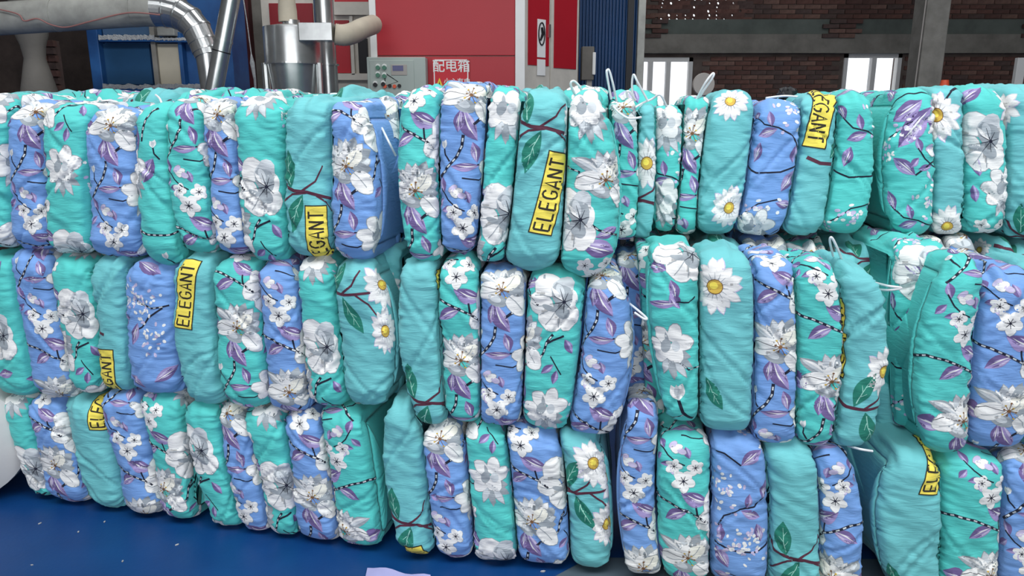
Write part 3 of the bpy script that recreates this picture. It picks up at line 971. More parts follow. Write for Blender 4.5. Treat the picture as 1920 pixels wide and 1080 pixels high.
def PB2():
    return PB() + daisy(92, -10, 44, .8) + daisy(82, 64, 40, .55) + daisy(-62, 36, 40, .6) + daisy(-54, -50, 38, .5)


LET = {'E': [[(0, 0), (0, 1)], [(0, 0), (.5, 0)], [(0, .5), (.46, .5)], [(0, 1), (.5, 1)]], 'L': [[(0, 0), (0, 1)], [(0, 1), (.5, 1)]],
       'G': [[(.52, .18), (.4, .04), (.24, 0), (.08, .1), (0, .32), (0, .68), (.08, .9), (.24, 1), (.42, .95), (.53, .8), (.53, .56), (.3, .56)]],
       'A': [[(0, 1), (.27, 0), (.54, 1)], [(.1, .66), (.44, .66)]], 'N': [[(0, 1), (0, 0)], [(0, 0), (.5, 1)], [(.5, 1), (.5, 0)]], 'T': [[(.25, 0), (.25, 1)], [(0, 0), (.54, 0)]]}


def label(x, y, ang=-90, L=132, W=39):
    r = [(TXT, 4, np.array([(-L / 2, -W / 2), (L / 2, -W / 2), (L / 2, W / 2), (-L / 2, W / 2)], float)), (YEL, 5, np.array([(-L / 2 + 2, -W / 2 + 2), (L / 2 - 2, -W / 2 + 2), (L / 2 - 2, W / 2 - 2), (-L / 2 + 2, W / 2 - 2)], float))]
    h = W * .64
    for k, ch in enumerate('ELEGANT'):
        for s in LET[ch]:
            p = np.array(s, float) * (h * .92, h) + (-L / 2 + L * .055 + k * L * .1285, -h / 2)
            pp = [p[0]]
            r.append((TXT, 6, line(p, h * .135)))
    return [(i, l, rot(p, math.radians(ang)) + (x, y)) for i, l, p in r]


def place(shapes, x, y, ang=0, flip=False, s=1.0, f=None):
    out = []
    for i, l, p in shapes:
        q = p * ((-s if flip else s), s)
        out.append((i, l, rot(q, math.radians(ang)), (x, y), f))
    return out


# ---- smooth value noise
class Noise:
    def __init__(self, seed):
        self.g = np.random.RandomState(seed).rand(64, 64) * 2 - 1

    def __call__(self, x, y):
        xi = np.floor(x).astype(int); yi = np.floor(y).astype(int)
        fx = x - xi; fy = y - yi
        fx = fx * fx * (3 - 2 * fx); fy = fy * fy * (3 - 2 * fy)
        g = self.g
        a = g[xi % 64, yi % 64]; b = g[(xi + 1) % 64, yi % 64]; c = g[xi % 64, (yi + 1) % 64]; d = g[(xi + 1) % 64, (yi + 1) % 64]
        return (a * (1 - fx) + b * fx) * (1 - fy) + (c * (1 - fx) + d * fx) * fy


def clip_axis(poly, ax, v, keep_gt):
    out = []
    n = len(poly)
    if n < 3:
        return out
    prev = poly[-1]
    pi = (prev[ax] >= v) if keep_gt else (prev[ax] <= v)
    for q in poly:
        qi = (q[ax] >= v) if keep_gt else (q[ax] <= v)
        if qi != pi:
            t = (v - prev[ax]) / (q[ax] - prev[ax])
            o = 1 - ax
            m = prev[o] + (q[o] - prev[o]) * t
            out.append((v, m) if ax == 0 else (m, v))
        if qi:
            out.append(q)
        prev, pi = q, qi
    return out


PLANES = {'A': ((-1.95, 2.73), (-1.2, 2.53)), 'B': ((-1.05, 2.49), (-0.5, 2.36)), 'C': ((-0.35, 2.31), (0.3, 2.23)), 'D': ((0.35, 2.20), (0.95, 2.13)), 'E': ((1.05, 2.12), (1.7, 2.08))}
NF, NT_, NBK, NBT = 96, 26, 12, 8
NJ = 30


class Outline:
    """the traced silhouette of one quilt on the upright plane of its bundle"""
    def __init__(self, plane, st, back=0.0, on_floor=False):
        A, B = PLANES[plane]
        self.plane, self.back = plane, back
        self.bulge = [0.0, 0.0]
        self.A = np.array(A) + (0, back); B = np.array(B) + (0, back)
        self.e = (B - self.A) / np.linalg.norm(B - self.A)
        self.nb = np.array([-self.e[1], self.e[0]])
        rows = []
        for py, xl, xr in st:
            sl, z1 = self.on_plane(xl, py); sr, z2 = self.on_plane(xr, py)
            rows.append(((z1 + z2) / 2, sl, sr))
        zs_, L, R = (np.array(v) for v in zip(*rows))
        self.zt, self.zb = zs_[0], zs_[-1]
        if on_floor:
            self.zb = 0.003
        deg = min(len(st) - 1, 3)
        self.z = np.linspace(min(self.zb, zs_.min()), zs_.max(), 40)
        zc = np.clip(self.z, zs_.min(), zs_.max())
        self.L = np.polyval(np.polyfit(zs_, L, deg), zc); self.R = np.polyval(np.polyfit(zs_, R, deg), zc)

    def on_plane(self, px, py):
        r = ray(px, py)
        t = self.A.dot(self.nb) / r[:2].dot(self.nb)
        return (r[:2] * t - self.A).dot(self.e), EYE + r[2] * t


def settle(row):
    """neighbours of one bundle press flat against each other: they share the line where they meet"""
    for a, b in zip(row, row[1:]):
        if a.plane != b.plane or a.back != b.back:
            if a.plane != 'A':
                a.bulge[1] = b.bulge[0] = 0.014
                a.R -= 0.012; b.L += 0.012
            continue
        La = np.interp(a.z, b.z, b.L); Rb = np.interp(b.z, a.z, a.R)
        ga = La - a.R; gb = b.L - Rb
        a.R = np.where(ga < 0.03, a.R + ga / 2 - 0.0026, a.R)
        b.L = np.where(gb < 0.03, b.L - gb / 2 + 0.0026, b.L)


def quilt_grid(ol, D=0.42, seed=0, fd=None, lump=1.0):
    A, e, nb, on_plane, zt, zb = ol.A, ol.e, ol.nb, ol.on_plane, ol.zt, ol.zb
    C_, H_ = (ol.L + ol.R) / 2, (ol.R - ol.L) / 2
    cf = lambda z: np.interp(z, ol.z, C_)
    hf = lambda z: np.maximum(np.interp(z, ol.z, H_), 0.02)
    hm = float(hf(np.linspace(zb, zt, 9)).mean())
    if fd is None:
        fd = min(0.056, hm * 0.8)
    r = fd + 0.022
    # side profile: loop from the bottom of the front up, over the top, down the back and forward again
    def arc(cy, cz, a0, a1, n):
        a = np.linspace(a0, a1, n)
        return np.stack([cy + r * np.cos(a), cz + r * np.sin(a)], 1)
    y0, y1 = -fd, D
    pi = math.pi
    dense = np.concatenate([arc(y0 + r, zb + r, -pi / 2, -pi, 24), [[y0, zt - r]], arc(y0 + r, zt - r, pi, pi / 2, 24), [[y1 - r, zt]], arc(y1 - r, zt - r, pi / 2, 0, 16), [[y1, zb + r]], arc(y1 - r, zb + r, 0, -pi / 2, 16), [[y0 + r, zb]]])
    dl = np.concatenate([[0], np.cumsum(np.linalg.norm(np.diff(dense, axis=0), axis=1))])
    h = zt - zb
    w_f = pi * r / 2 + (h - 2 * r) + pi * r / 4
    w_t = w_f + pi * r / 4 + (D + fd - 2 * r) + pi * r / 4
    w_b = w_t + pi * r / 4 + (h - 2 * r) + pi * r / 4
    W = np.concatenate([np.linspace(0, w_f, NF, endpoint=False), np.linspace(w_f, w_t, NT_, endpoint=False), np.linspace(w_t, w_b, NBK, endpoint=False), np.linspace(w_b, dl[-1], NBT, endpoint=False)])
    LY = np.interp(W, dl, dense[:, 0]); LZ = np.interp(W, dl, dense[:, 1])
    # profile across: superellipse, sampled evenly along its arc, then the flat sides
    ps = np.linspace(-pi / 2, pi / 2, 241)
    ex = 2 / 2.65
    ux = np.sign(np.sin(ps)) * np.abs(np.sin(ps)) ** ex; ui = 1 - np.abs(np.cos(ps)) ** ex
    al = np.concatenate([[0], np.cumsum(np.hypot(np.diff(ux * hm), np.diff(ui * fd)))]); al -= al[-1] / 2
    aj = np.linspace(al[0], al[-1], NJ)
    UX = np.interp(aj, al, ux); UI = np.interp(aj, al, ui)
    n = len(W)
    ty = np.roll(LY, -1) - np.roll(LY, 1); tz = np.roll(LZ, -1) - np.roll(LZ, 1)
    tl = np.hypot(ty, tz) + 1e-9
    ny, nz = tz / tl, -ty / tl          # inward normal (front runs upwards: inward is +y)
    cz = cf(LZ); hz = hf(LZ)
    # taper the width a little towards the very ends
    sgrid = cz[:, None] + hz[:, None] * UX[None, :]
    ygrid = LY[:, None] + ny[:, None] * UI[None, :] * fd
    zgrid = LZ[:, None] + nz[:, None] * UI[None, :] * fd
    P = np.stack([sgrid, ygrid, zgrid], 2)
    # relief
    no = Noise(seed); no2 = Noise(seed + 77)
    a = aj[None, :] * (hz / hm)[:, None]; ww = W[:, None] + 0 * a
    edge = np.abs(UX)[None, :] ** 2
    top = 1 / (1 + np.exp(-(W - w_f + 0.03) / 0.02)) * (W < w_t + .05)
    endf = np.exp(-((LZ - zt) / 0.06) ** 2) + np.exp(-((LZ - zb) / 0.06) ** 2)
    d = 0.0065 * lump * no(ww / 0.11 + 3, a / 0.07 + 9)
    d += (0.0012 + 0.0034 * edge + 0.0018 * endf[:, None]) * no2(ww / 0.0125 + 1.7 * no(ww / .05, a / .05), a / 0.055)
    d += 0.0026 * no2(ww / 0.026 + a / 0.05, a / 0.06 + 31)
    d += 0.010 * lump * top[:, None] * no(a / 0.024 + 5, ww / 0.16)
    rs = np.random.RandomState(seed + 5)
    for k in range(34):           # creases running in from the pinched edges
        sd = rs.choice([-1, 1]); w0 = rs.uniform(0.0, w_f + .04); ln = hm * rs.uniform(0.3, 1.1); sl_ = rs.uniform(-.35, .35); wd = rs.uniform(.0035, .007)
        inn = np.clip((aj[-1] - sd * a) / ln, 0, None)          # 0 at that edge, 1 at the crease's end
        dist = ww - (w0 + sl_ * (aj[-1] - sd * a) + 0.05 * (aj[-1] - sd * a) * math.sin(k))
        d += rs.uniform(.002, .0048) * np.clip(1 - inn, 0, 1) * (-np.exp(-(dist / wd) ** 2) + .6 * np.exp(-((dist - 2 * wd) / wd) ** 2))
    for k in range(2):            # quilted seams sweeping across
        w0 = w_f * rs.uniform(0.12, 0.88); sl_ = rs.choice([-1, 1]) * rs.uniform(0.5, 1.6); cu2 = rs.uniform(-6, 6)
        dist = (ww - (w0 + sl_ * a + cu2 * a * a)) / math.hypot(1, sl_)
        msk = (W < w_f + .1)[:, None]
        d += msk * (-0.0042 * np.exp(-(dist / 0.006) ** 2) + 0.0022 * np.exp(-((np.abs(dist) - 0.016) / 0.011) ** 2) + 0.0014 * np.exp(-(dist / 0.022) ** 2) * np.sin((a * 1.0 + ww * .6) / 0.0032 + 3 * no(ww / .03, a / .03)))
    d *= (1 - np.clip((np.abs(np.arange(NJ) - (NJ - 1) / 2) - (NJ / 2 - 2.2)) / 2.2, 0, 1) * .6)[None, :]
    d = np.where((np.abs(UX) > 0.9)[None, :], np.minimum(d, 0.0), d)
    gi = np.roll(P, -1, 0) - np.roll(P, 1, 0)
    gj = np.gradient(P, axis=1)
    N = np.cross(gj, gi); N /= np.linalg.norm(N, axis=2, keepdims=True) + 1e-9
    P = P + N * d[:, :, None]
    P[:, :, 2] = np.maximum(P[:, :, 2], 0.002)
    gi = np.roll(P, -1, 0) - np.roll(P, 1, 0); gj = np.gradient(P, axis=1)
    N = np.cross(gj, gi); N /= np.linalg.norm(N, axis=2, keepdims=True) + 1e-9
    info = dict(W=W, aj=aj, UX=UX, hm=hm, hf=hf, cf=cf, on_plane=on_plane, LZ=LZ, n=n, w_f=w_f, w_t=w_t, zt=zt, zb=zb)
    lo = np.array([float(cf(zb)), D / 2, zb])
    return P - lo, N, info, lo


def quilt_mesh(P, bulge):
    n, m, _ = P.shape
    verts = P.reshape(-1, 3).tolist()
    faces = []
    for i in range(n):
        k = (i + 1) % n
        for j in range(m - 1):
            faces.append((i * m + j, i * m + j + 1, k * m + j + 1, k * m + j))
    # sides: flat where a neighbour presses, swelling where the bundle ends
    for j, flip in ((0, True), (m - 1, False)):
        ring = P[:, j]
        c = ring.mean(0)
        out = np.array([bulge[0 if flip else 1] * (-1 if flip else 1), 0, 0])
        prev = [i * m + j for i in range(n)]
        for sc_, ou in (((0.93, .5), (0.8, .85), (0.5, 1.0)) if bulge[0 if flip else 1] else ((0.5, 0),)):
            k0 = len(verts)
            verts.extend((c + (ring - c) * sc_ + out * ou).tolist())
            for i in range(n):
                k = (i + 1) % n
                f = (prev[i], prev[k], k0 + k, k0 + i)
                faces.append(f if not flip else f[::-1])
            prev = [k0 + i for i in range(n)]
        k0 = len(verts)
        verts.append((c + out).tolist())
        for i in range(n):
            g = (prev[i], prev[(i + 1) % n], k0)
            faces.append(g if not flip else g[::-1])
    me = bpy.data.meshes.new('quilt')
    me.from_pydata(verts, [], faces)
    me.polygons.foreach_set('use_smooth', [True] * len(faces))
    return me


def print_mesh(P, N, info, shapes):
    """lay flat print shapes onto the cloth: each outline is cut along the cloth's own grid and set a fraction of a millimetre above it"""
    W, aj, hm = info['W'], info['aj'], info['hm']
    imax = NF + NT_ - 2
    jmax = NJ - 1
    hrow = info['hf'](info['LZ'])
    idx = np.arange(len(W), dtype=float); jdx = np.arange(NJ, dtype=float)
    V, Fc, Mi = [], [], []
    pos = {}
    uv, lay = [], []
    for ink, layer, p, anchor, fixed in shapes:
        if anchor not in pos:
            s, z = info['on_plane'](*anchor)
            u = (s - info['cf'](z)) / info['hf'](z)
            # beyond the edge the cloth turns away: continue along its arc
            a = np.interp(np.clip(u, -1, 1), info['UX'], aj) + (np.sign(u) * max(abs(u) - 1, 0)) * info['hf'](z)
            half_ = int(NF)
            w = np.interp(z, info['LZ'][4:half_ - 4], W[4:half_ - 4]) + min(z - info['LZ'][4], 0) + max(z - info['LZ'][half_ - 5], 0)
            pos[anchor] = (a, w)
        a0, w0 = pos[anchor]
        q = p
        pa = a0 + q[:, 0] * PXM; pw = w0 - q[:, 1] * PXM
        if pa.max() < aj[0] or pa.min() > aj[-1] or pw.max() < 0 or pw.min() > W[imax]:
            continue
        ii = np.interp(pw, W, idx) + np.where(pw < 0, pw / (W[1] - W[0]), 0)
        hr = np.interp(pw, W, hrow)
        ja = pa * hm / hr
        jj = (ja - aj[0]) / (aj[1] - aj[0])
        if np.sum(ii * np.roll(jj, -1) - jj * np.roll(ii, -1)) > 0:
            ii, jj = ii[::-1], jj[::-1]
        poly = list(zip(ii.tolist(), jj.tolist()))
        i0, i1 = max(int(math.floor(ii.min())), 0), min(int(math.ceil(ii.max())), imax)
        for i in range(i0, i1):
            st_ = clip_axis(clip_axis(poly, 0, float(i), True), 0, float(i + 1), False)
            if len(st_) < 3:
                continue
            js = [v[1] for v in st_]
            for j in range(max(int(math.floor(min(js))), 0), min(int(math.ceil(max(js))), jmax)):
                c = clip_axis(clip_axis(st_, 1, float(j), True), 1, float(j + 1), False)
                if len(c) < 3:
                    continue
                k0 = len(uv)
                uv.extend(c); lay.extend([layer] * len(c))
                Fc.append(tuple(range(k0, k0 + len(c)))); Mi.append(ink)
    if not uv:
        return None
    uv = np.array(uv); lay = np.array(lay)
    i = np.minimum(uv[:, 0].astype(int), len(W) - 2); j = np.minimum(uv[:, 1].astype(int), NJ - 2)
    fi = (uv[:, 0] - i)[:, None]; fj = (uv[:, 1] - j)[:, None]

    def bil(G):
        return (G[i, j] * (1 - fi) + G[i + 1, j] * fi) * (1 - fj) + (G[i, j + 1] * (1 - fi) + G[i + 1, j + 1] * fi) * fj
    pp = bil(P); nn = bil(N); nn /= np.linalg.norm(nn, axis=1, keepdims=True)
    pp = pp + nn * (0.0005 + 0.00022 * lay)[:, None]
    # drop slivers
    me = bpy.data.meshes.new('print')
    me.from_pydata(pp.tolist(), [], Fc)
    used = sorted(set(Mi)); remap = {k: q for q, k in enumerate(used)}
    for k in used:
        me.materials.append(INK[k])
    me.polygons.foreach_set('material_index', [remap[k] for k in Mi])
    me.polygons.foreach_set('use_smooth', [True] * len(Fc))
    if len(me.vertices) == len(nn):
        me.normals_split_custom_set_from_vertices(nn.tolist())
    return me


f1, f2, pb2, pb, pc_ = F1(), F2(), PB2(), PB(), PC()


def fa(x, y, flip=False):
    return place(f1, x, y, flip=flip)


def at_(dx, dy):
    def f(x, y, flip=False):
        return place([(i, l, p - (dx, dy)) for i, l, p in f1], x, y, flip=flip)
    return f


# the same print hung by another of its flowers
fr, fp, ft, fd_, fh = at_(68, -76), at_(58, 120), at_(-2, -158), at_(-24, 98), at_(-15, -84)


def fb(x, y, flip=False):
    return place(f2, x, y, flip=flip)


def fork(x, y, daisies=True, ang=0, flip=False):
    return place(pb2 if daisies else pb, x, y, ang, flip)


def fork2(x, y):
    return place(pc_, x, y)


def da(x, y, R=42, tilt=.85):
    return place(daisy(0, 0, R, tilt), x, y)


def lb(x, y, ang=-90):
    return [('label', x, y, ang)]


def one(fn, x, y, ang=0, *k):
    return place(fn(0, 0, *k), x, y, ang)


LOOK = {'G': 'turquoise floral', 'B': 'periwinkle-blue floral', 'P': 'plain teal'}
ORD = ['first', 'second', 'third', 'fourth', 'fifth', 'sixth', 'seventh', 'eighth', 'ninth', 'tenth', 'eleventh', 'twelfth', 'thirteenth', 'fourteenth', 'fifteenth', 'sixteenth', 'seventeenth',
       'eighteenth', 'nineteenth', 'twentieth', 'twenty-first', 'twenty-second', 'twenty-third', 'twenty-fourth', 'twenty-fifth', 'twenty-sixth', 'twenty-seventh', 'twenty-eighth', 'twenty-ninth', 'thirtieth']
SEED = [100]


def quilt(kind, ol, motifs, text, group, D=0.42, lump=1.0):
    SEED[0] += 1
    P, N, info, lo = quilt_grid(ol, D, SEED[0], lump=lump)
    root = bpy.data.objects.new('folded_quilt', quilt_mesh(P, ol.bulge))
    root.data.materials.append(CLOTH[kind])
    root.location = (ol.A[0] + ol.e[0] * lo[0] + ol.nb[0] * lo[1], ol.A[1] + ol.e[1] * lo[0] + ol.nb[1] * lo[1], lo[2])
    root.rotation_euler = (0, 0, math.atan2(ol.e[1], ol.e[0]))
    COL.objects.link(root)
    tag(root, text, 'quilt', group)
    sh = [m for m in motifs if m[0] != 'label']
    if sh:
        me = print_mesh(P, N, info, sh)
        if me:
            o = bpy.data.objects.new('floral_print', me); COL.objects.link(o); o.parent = root
    for m in motifs:
        if m[0] == 'label':
            g = place(label(0, 0, m[3]), m[1], m[2])
            me = print_mesh(P, N, info, [q for q in g if q[1] < 6])
            if not me:
                continue
            o = bpy.data.objects.new('yellow_label', me); COL.objects.link(o); o.parent = root
            o['label'] = 'yellow label printed on the cloth'
            me = print_mesh(P, N, info, [q for q in g if q[1] >= 6])
            if me:
                t_ = bpy.data.objects.new('lettering', me); COL.objects.link(t_); t_.parent = o
    return root

# ------------------------------------------------------------------ the stack: (cloth, column, outline rows (y, left, right), print[, set back])
TOP = [
    ('G', 'A', [(176, -32, 34), (320, -30, 34), (466, -24, 40)], fa(10, 515)),
    ('B', 'A', [(190, 40, 92), (320, 30, 96), (468, 36, 102)], fd_(64, 306)),
    ('G', 'A', [(190, 92, 172), (330, 96, 176), (478, 108, 182)], fp(140, 316)),
    ('B', 'A', [(200, 173, 264), (340, 175, 268), (484, 184, 275)], fa(230, 235)),
    ('G', 'A', [(195, 264, 322), (330, 268, 332), (494, 280, 350)], place(twig([(0, 0), (-16, 20), (-22, 42), (-24, 60)], 6), 306, 200) + place(bud(0, 0), 308, 276) + place(leaf(0, 0, -88, 60, 26, .06), 274, 292) + place(leaf(0, 0, -60, 50, 28), 290, 340) + one(peony, 270, 322) + place(twig([(-60, -6), (-20, 6), (20, 6), (60, -6)], 6), 318, 430) + place(leaf(0, 0, 110, 26, 14), 282, 425) + place(bud(0, 0), 330, 480)),
    ('G', 'B', [(184, 322, 386), (320, 326, 398), (476, 356, 416)], fd_(346, 262)),
    ('B', 'B', [(184, 388, 444), (320, 396, 456), (476, 408, 472)], fa(422, 215)),
    ('G', 'B', [(184, 444, 538), (330, 452, 543), (490, 476, 544)], fr(508, 345)),
    ('P', 'B', [(180, 540, 622), (330, 542, 627), (480, 544, 628)], fork(562, 350, False) + lb(608, 452)),
    ('B', 'B', [(188, 625, 694), (330, 625, 722), (490, 632, 712)], fa(663, 310)),
    ('G', 'C', [(166, 752, 826), (330, 742, 824), (490, 764, 836)], fa(785, 355)),
    ('B', 'C', [(150, 828, 914), (310, 826, 908), (476, 826, 898)], fa(890, 178)),
    ('G', 'C', [(165, 916, 978), (320, 906, 966), (490, 886, 946)], fr(946, 396)),
    ('P', 'C', [(164, 980, 1064), (330, 966, 1060), (506, 946, 1046)], fork(995, 232) + da(962, 292, 40, .5) + lb(1035, 360, -80)),
    ('G', 'C', [(174, 1068, 1136), (330, 1062, 1168), (516, 1052, 1150)], one(peony, 1100, 208) + one(magnolia, 1138, 335) + one(rose, 1076, 405) + place(leaf(0, 0, 12, 62, 30), 1088, 452) + one(trio, 1120, 502)
     + place(twig([(0, 0), (20, 14), (40, 20), (70, 26)], 5), 1100, 410) + place(leaf(0, 0, -20, 44, 18), 1118, 440) + place(twig([(0, 0), (6, -26), (-20, -34)], 5), 1078, 350)),
    ('G', 'D', [(196, 1224, 1282), (320, 1222, 1276), (436, 1222, 1266)], one(peony, 1246, 236) + fb(1250, 320) + one(peony, 1240, 378), 0.36),
    ('G', 'D', [(180, 1283, 1332), (310, 1276, 1312), (436, 1266, 1304)], fa(1296, 250), 0.36),
    ('P', 'D', [(170, 1334, 1414), (310, 1314, 1400), (440, 1305, 1376)], da(1366, 188, 36, .9) + da(1362, 386, 40, .8), 0.36),
    ('B', 'D', [(188, 1416, 1500), (310, 1402, 1488), (442, 1378, 1464)], fb(1446, 228) + one(peony, 1404, 430), 0.36),
    ('P', 'D', [(176, 1502, 1566), (310, 1490, 1558), (442, 1466, 1534)], lb(1533, 205, 98) + place([(WINE, 0, line([(-22, -6), (0, 4), (24, 6)], 6))], 1530, 300) + place(gleaf(0, 0, -60, 40, 18), 1548, 296), 0.36),
    ('G', 'D', [(170, 1568, 1636), (310, 1560, 1640), (440, 1537, 1622)], fb(1610, 235), 0.36),
    ('G', 'E', [(166, 1672, 1742), (300, 1646, 1742), (444, 1662, 1744)], place(leaf(0, 0, 140, 60, 34), 1716, 186) + place(leaf(0, 0, 125, 84, 36), 1728, 200) + da(1748, 216, 46, .9) + place(sprig(0, 0), 1722, 285) + fb(1700, 400), 0.36),
    ('P', 'E', [(160, 1744, 1796), (300, 1744, 1802), (442, 1746, 1800)], da(1748, 216, 46, .9) + da(1768, 424, 40, .9) + place([(BK, 0, line([(0, 0), (20, -26), (40, -40)], 4))], 1757, 196), 0.36),
    ('G', 'E', [(160, 1802, 1872), (300, 1804, 1880), (440, 1802, 1876)], place(leaf(0, 0, -30, 56, 24), 1800, 190) + one(rose, 1832, 262) + one(peony, 1868, 356) + da(1876, 192, 46, .8) + one(trio, 1850, 430) + place(leaf(0, 0, 80, 36, 20), 1816, 290) + place(leaf(0, 0, 80, 30, 16), 1812, 345), 0.36),
    ('P', 'E', [(156, 1878, 1952), (300, 1880, 1970), (450, 1882, 1974)], da(1878, 192, 46, .8) + fork(1900, 440, False), 0.36),
]
MID = [
    ('G', 'A', [(470, -28, 30), (600, -20, 56), (740, 8, 74)], one(rose, 24, 620) + place(leaf(0, 0, 170, 36, 20), 50, 690) + place(leaf(0, 0, 190, 40, 18), 86, 712) + place(twig([(0, 0), (18, -22), (24, -50)], 4), 6, 560) + place(leaf(0, 0, -80, 44, 20), 14, 520)),
    ('B', 'A', [(466, 30, 98), (600, 56, 124), (742, 80, 150)], ft(104, 596)),
    ('G', 'A', [(476, 100, 175), (600, 126, 194), (736, 152, 199)], fr(170, 580)),
    ('P', 'A', [(478, 177, 240), (600, 192, 248), (732, 196, 250)], lb(221, 706, -92) + place([(WINE, 0, line([(-24, -8), (0, 0), (16, 4)], 6))], 204, 616)),
    ('B', 'A', [(474, 243, 330), (600, 246, 338), (738, 258, 346)], place(spray(0, 0, 2, 60, 52, 40), 274, 556) + place(spray(0, 0, 5, 30, 30, 40), 302, 618) + place(twig([(-44, -12), (-10, 0), (24, -6)], 5), 312, 572) + place([(BK, 0, line([(20, -4), (-10, 16), (-26, 36), (-50, 48)], 3.4))], 306, 574) + place(leaf(0, 0, 105, 46, 18), 278, 598) + place(leaf(0, 0, -95, 30, 12), 256, 606) + place(leaf(0, 0, 22, 62, 28), 268, 482) + place(leaf(0, 0, -35, 56, 22), 312, 706) + place(leaf(0, 0, 30, 44, 16), 262, 694)),
    ('P', 'B', [(474, 345, 408), (600, 336, 410), (758, 368, 426)], lb(366, 545, -86)),
    ('G', 'B', [(472, 411, 488), (600, 412, 500), (762, 432, 510)], fa(462, 607)),
    ('B', 'B', [(486, 489, 556), (620, 500, 572), (772, 516, 582)], ft(542, 570)),
    ('G', 'B', [(478, 560, 628), (620, 574, 640), (762, 588, 650)], fr(617, 640)),
    ('P', 'B', [(480, 630, 712), (600, 640, 746), (758, 658, 734)], fork2(640, 545)),
    ('P', 'C', [(486, 754, 824), (640, 744, 826), (796, 782, 838)], fork(785, 738, True) + lb(834, 470)),
    ('G', 'C', [(480, 827, 898), (640, 828, 902), (792, 842, 900)], fa(870, 666)),
    ('B', 'C', [(490, 900, 986), (640, 902, 984), (796, 904, 976)], fa(945, 537)),
    ('G', 'C', [(506, 990, 1098), (640, 986, 1088), (802, 980, 1072)], fr(1050, 556)),
    ('B', 'C', [(510, 1102, 1176), (640, 1090, 1194), (812, 1060, 1156)], fa(1130, 505)),
    ('G', 'D', [(452, 1214, 1308), (620, 1212, 1310), (792, 1246, 1308)], place(rose(0, 0), 1288, 462) + one(peony, 1252, 646) + place(dleaf(0, 0), 1262, 548) + place(leaf(0, 0, -120, 30, 18), 1272, 570) + place(bud(0, 0), 1270, 740, 0, False, 2.2) + place(leaf(0, 0, 200, 40, 26), 1246, 500) + place(twig([(0, 0), (20, 18), (44, 14)], 4), 1262, 662)
     + place(twig([(0, 0), (14, -22), (36, -36)], 4), 1258, 790)),
    ('P', 'D', [(470, 1312, 1408), (640, 1310, 1412), (812, 1312, 1404)], da(1336, 530, 46, .9) + place(gleaf(0, 0, 62, 60, 24), 1320, 698)),
    ('B', 'D', [(482, 1412, 1488), (640, 1414, 1490), (830, 1408, 1488)], fa(1456, 642)),
    ('G', 'D', [(492, 1490, 1566), (640, 1492, 1574), (834, 1492, 1556)], fa(1552, 706)),
    ('P', 'D', [(496, 1570, 1640), (640, 1576, 1668), (840, 1560, 1622)], fork2(1590, 756) + da(1652, 690, 42, .7) + lb(1562, 632)),
    ('G', 'E', [(478, 1762, 1836), (640, 1706, 1820), (846, 1722, 1806)], fa(1792, 778)),
    ('B', 'E', [(500, 1838, 1924), (640, 1822, 1920), (842, 1812, 1916)], fa(1872, 758)),
    ('P', 'E', [(500, 1928, 2000), (640, 1924, 2000), (842, 1920, 1996)], fork(1960, 700)),
]
BOT = [
    ('G', 'A', [(740, 10, 56), (840, 42, 84), (932, 74, 106)], fr(76, 868)),
    ('B', 'A', [(730, 58, 118), (840, 84, 152), (950, 110, 176)], fa(124, 862)),
    ('P', 'A', [(735, 122, 196), (840, 152, 222), (956, 180, 244)], lb(192, 742, -86) + place(gleaf(0, 0, 70, 56, 24), 176, 906)),
    ('B', 'A', [(730, 198, 264), (840, 224, 292), (956, 246, 310)], ft(260, 822)),
    ('G', 'A', [(726, 268, 344), (840, 292, 358), (948, 312, 370)], fa(326, 905)),
    ('G', 'B', [(736, 346, 406), (860, 372, 432), (992, 408, 456)], fr(388, 830)),
    ('B', 'B', [(750, 414, 456), (870, 432, 488), (996, 462, 506)], fa(436, 768)),
    ('G', 'B', [(756, 458, 530), (870, 490, 550), (1004, 512, 556)], fr(540, 898)),
    ('B', 'B', [(756, 532, 596), (880, 554, 624), (1018, 568, 636)], fa(600, 918)),
    ('G', 'B', [(750, 600, 686), (870, 624, 708), (1014, 640, 724)], ft(640, 838, True)),
    ('P', 'C', [(746, 724, 776), (880, 716, 800), (1040, 758, 816)], fork(752, 962, False) + lb(795, 1058, -98)),
    ('B', 'C', [(786, 802, 868), (900, 804, 880), (1044, 822, 888)], fa(830, 812)),
    ('G', 'C', [(780, 872, 944), (900, 882, 960), (1050, 892, 968)], fp(922, 886)),
    ('B', 'C', [(796, 950, 1046), (920, 962, 1062), (1062, 974, 1066)], fa(1000, 962)),
    ('P', 'C', [(800, 1050, 1132), (920, 1064, 1148), (1060, 1070, 1150)], fork2(1066, 910) + da(1114, 856, 44, .85) + da(1138, 972, 42, .7) + lb(1034, 850)),
    ('B', 'D', [(756, 1174, 1236), (900, 1154, 1228), (1074, 1172, 1240)], fa(1205, 1052)),
    ('G', 'D', [(786, 1238, 1326), (920, 1230, 1332), (1092, 1244, 1326)], fa(1286, 1028)),
    ('B', 'D', [(800, 1338, 1420), (940, 1330, 1438), (1104, 1330, 1432)], fb(1390, 930, True) + place(spray(0, 0, 8, 60, 50, 36), 1382, 1000)),
    ('P', 'D', [(816, 1438, 1518), (940, 1440, 1532), (1104, 1438, 1528)], fork(1466, 1024, False) + lb(1514, 1128, -80)),
    ('B', 'D', [(822, 1526, 1592), (940, 1536, 1618), (1106, 1532, 1612)], ft(1552, 912, True)),
    ('P', 'E', [(806, 1676, 1752), (940, 1634, 1760), (1112, 1664, 1752)], lb(1742, 846, -83) + place(gleaf(0, 0, 75, 60, 24), 1655, 1040)),
    ('G', 'E', [(836, 1766, 1876), (960, 1758, 1868), (1116, 1756, 1862)], fa(1840, 1062)),
    ('B', 'E', [(842, 1878, 1950), (960, 1872, 1956), (1116, 1866, 1950)], fd_(1896, 932)),
]
OL = {}
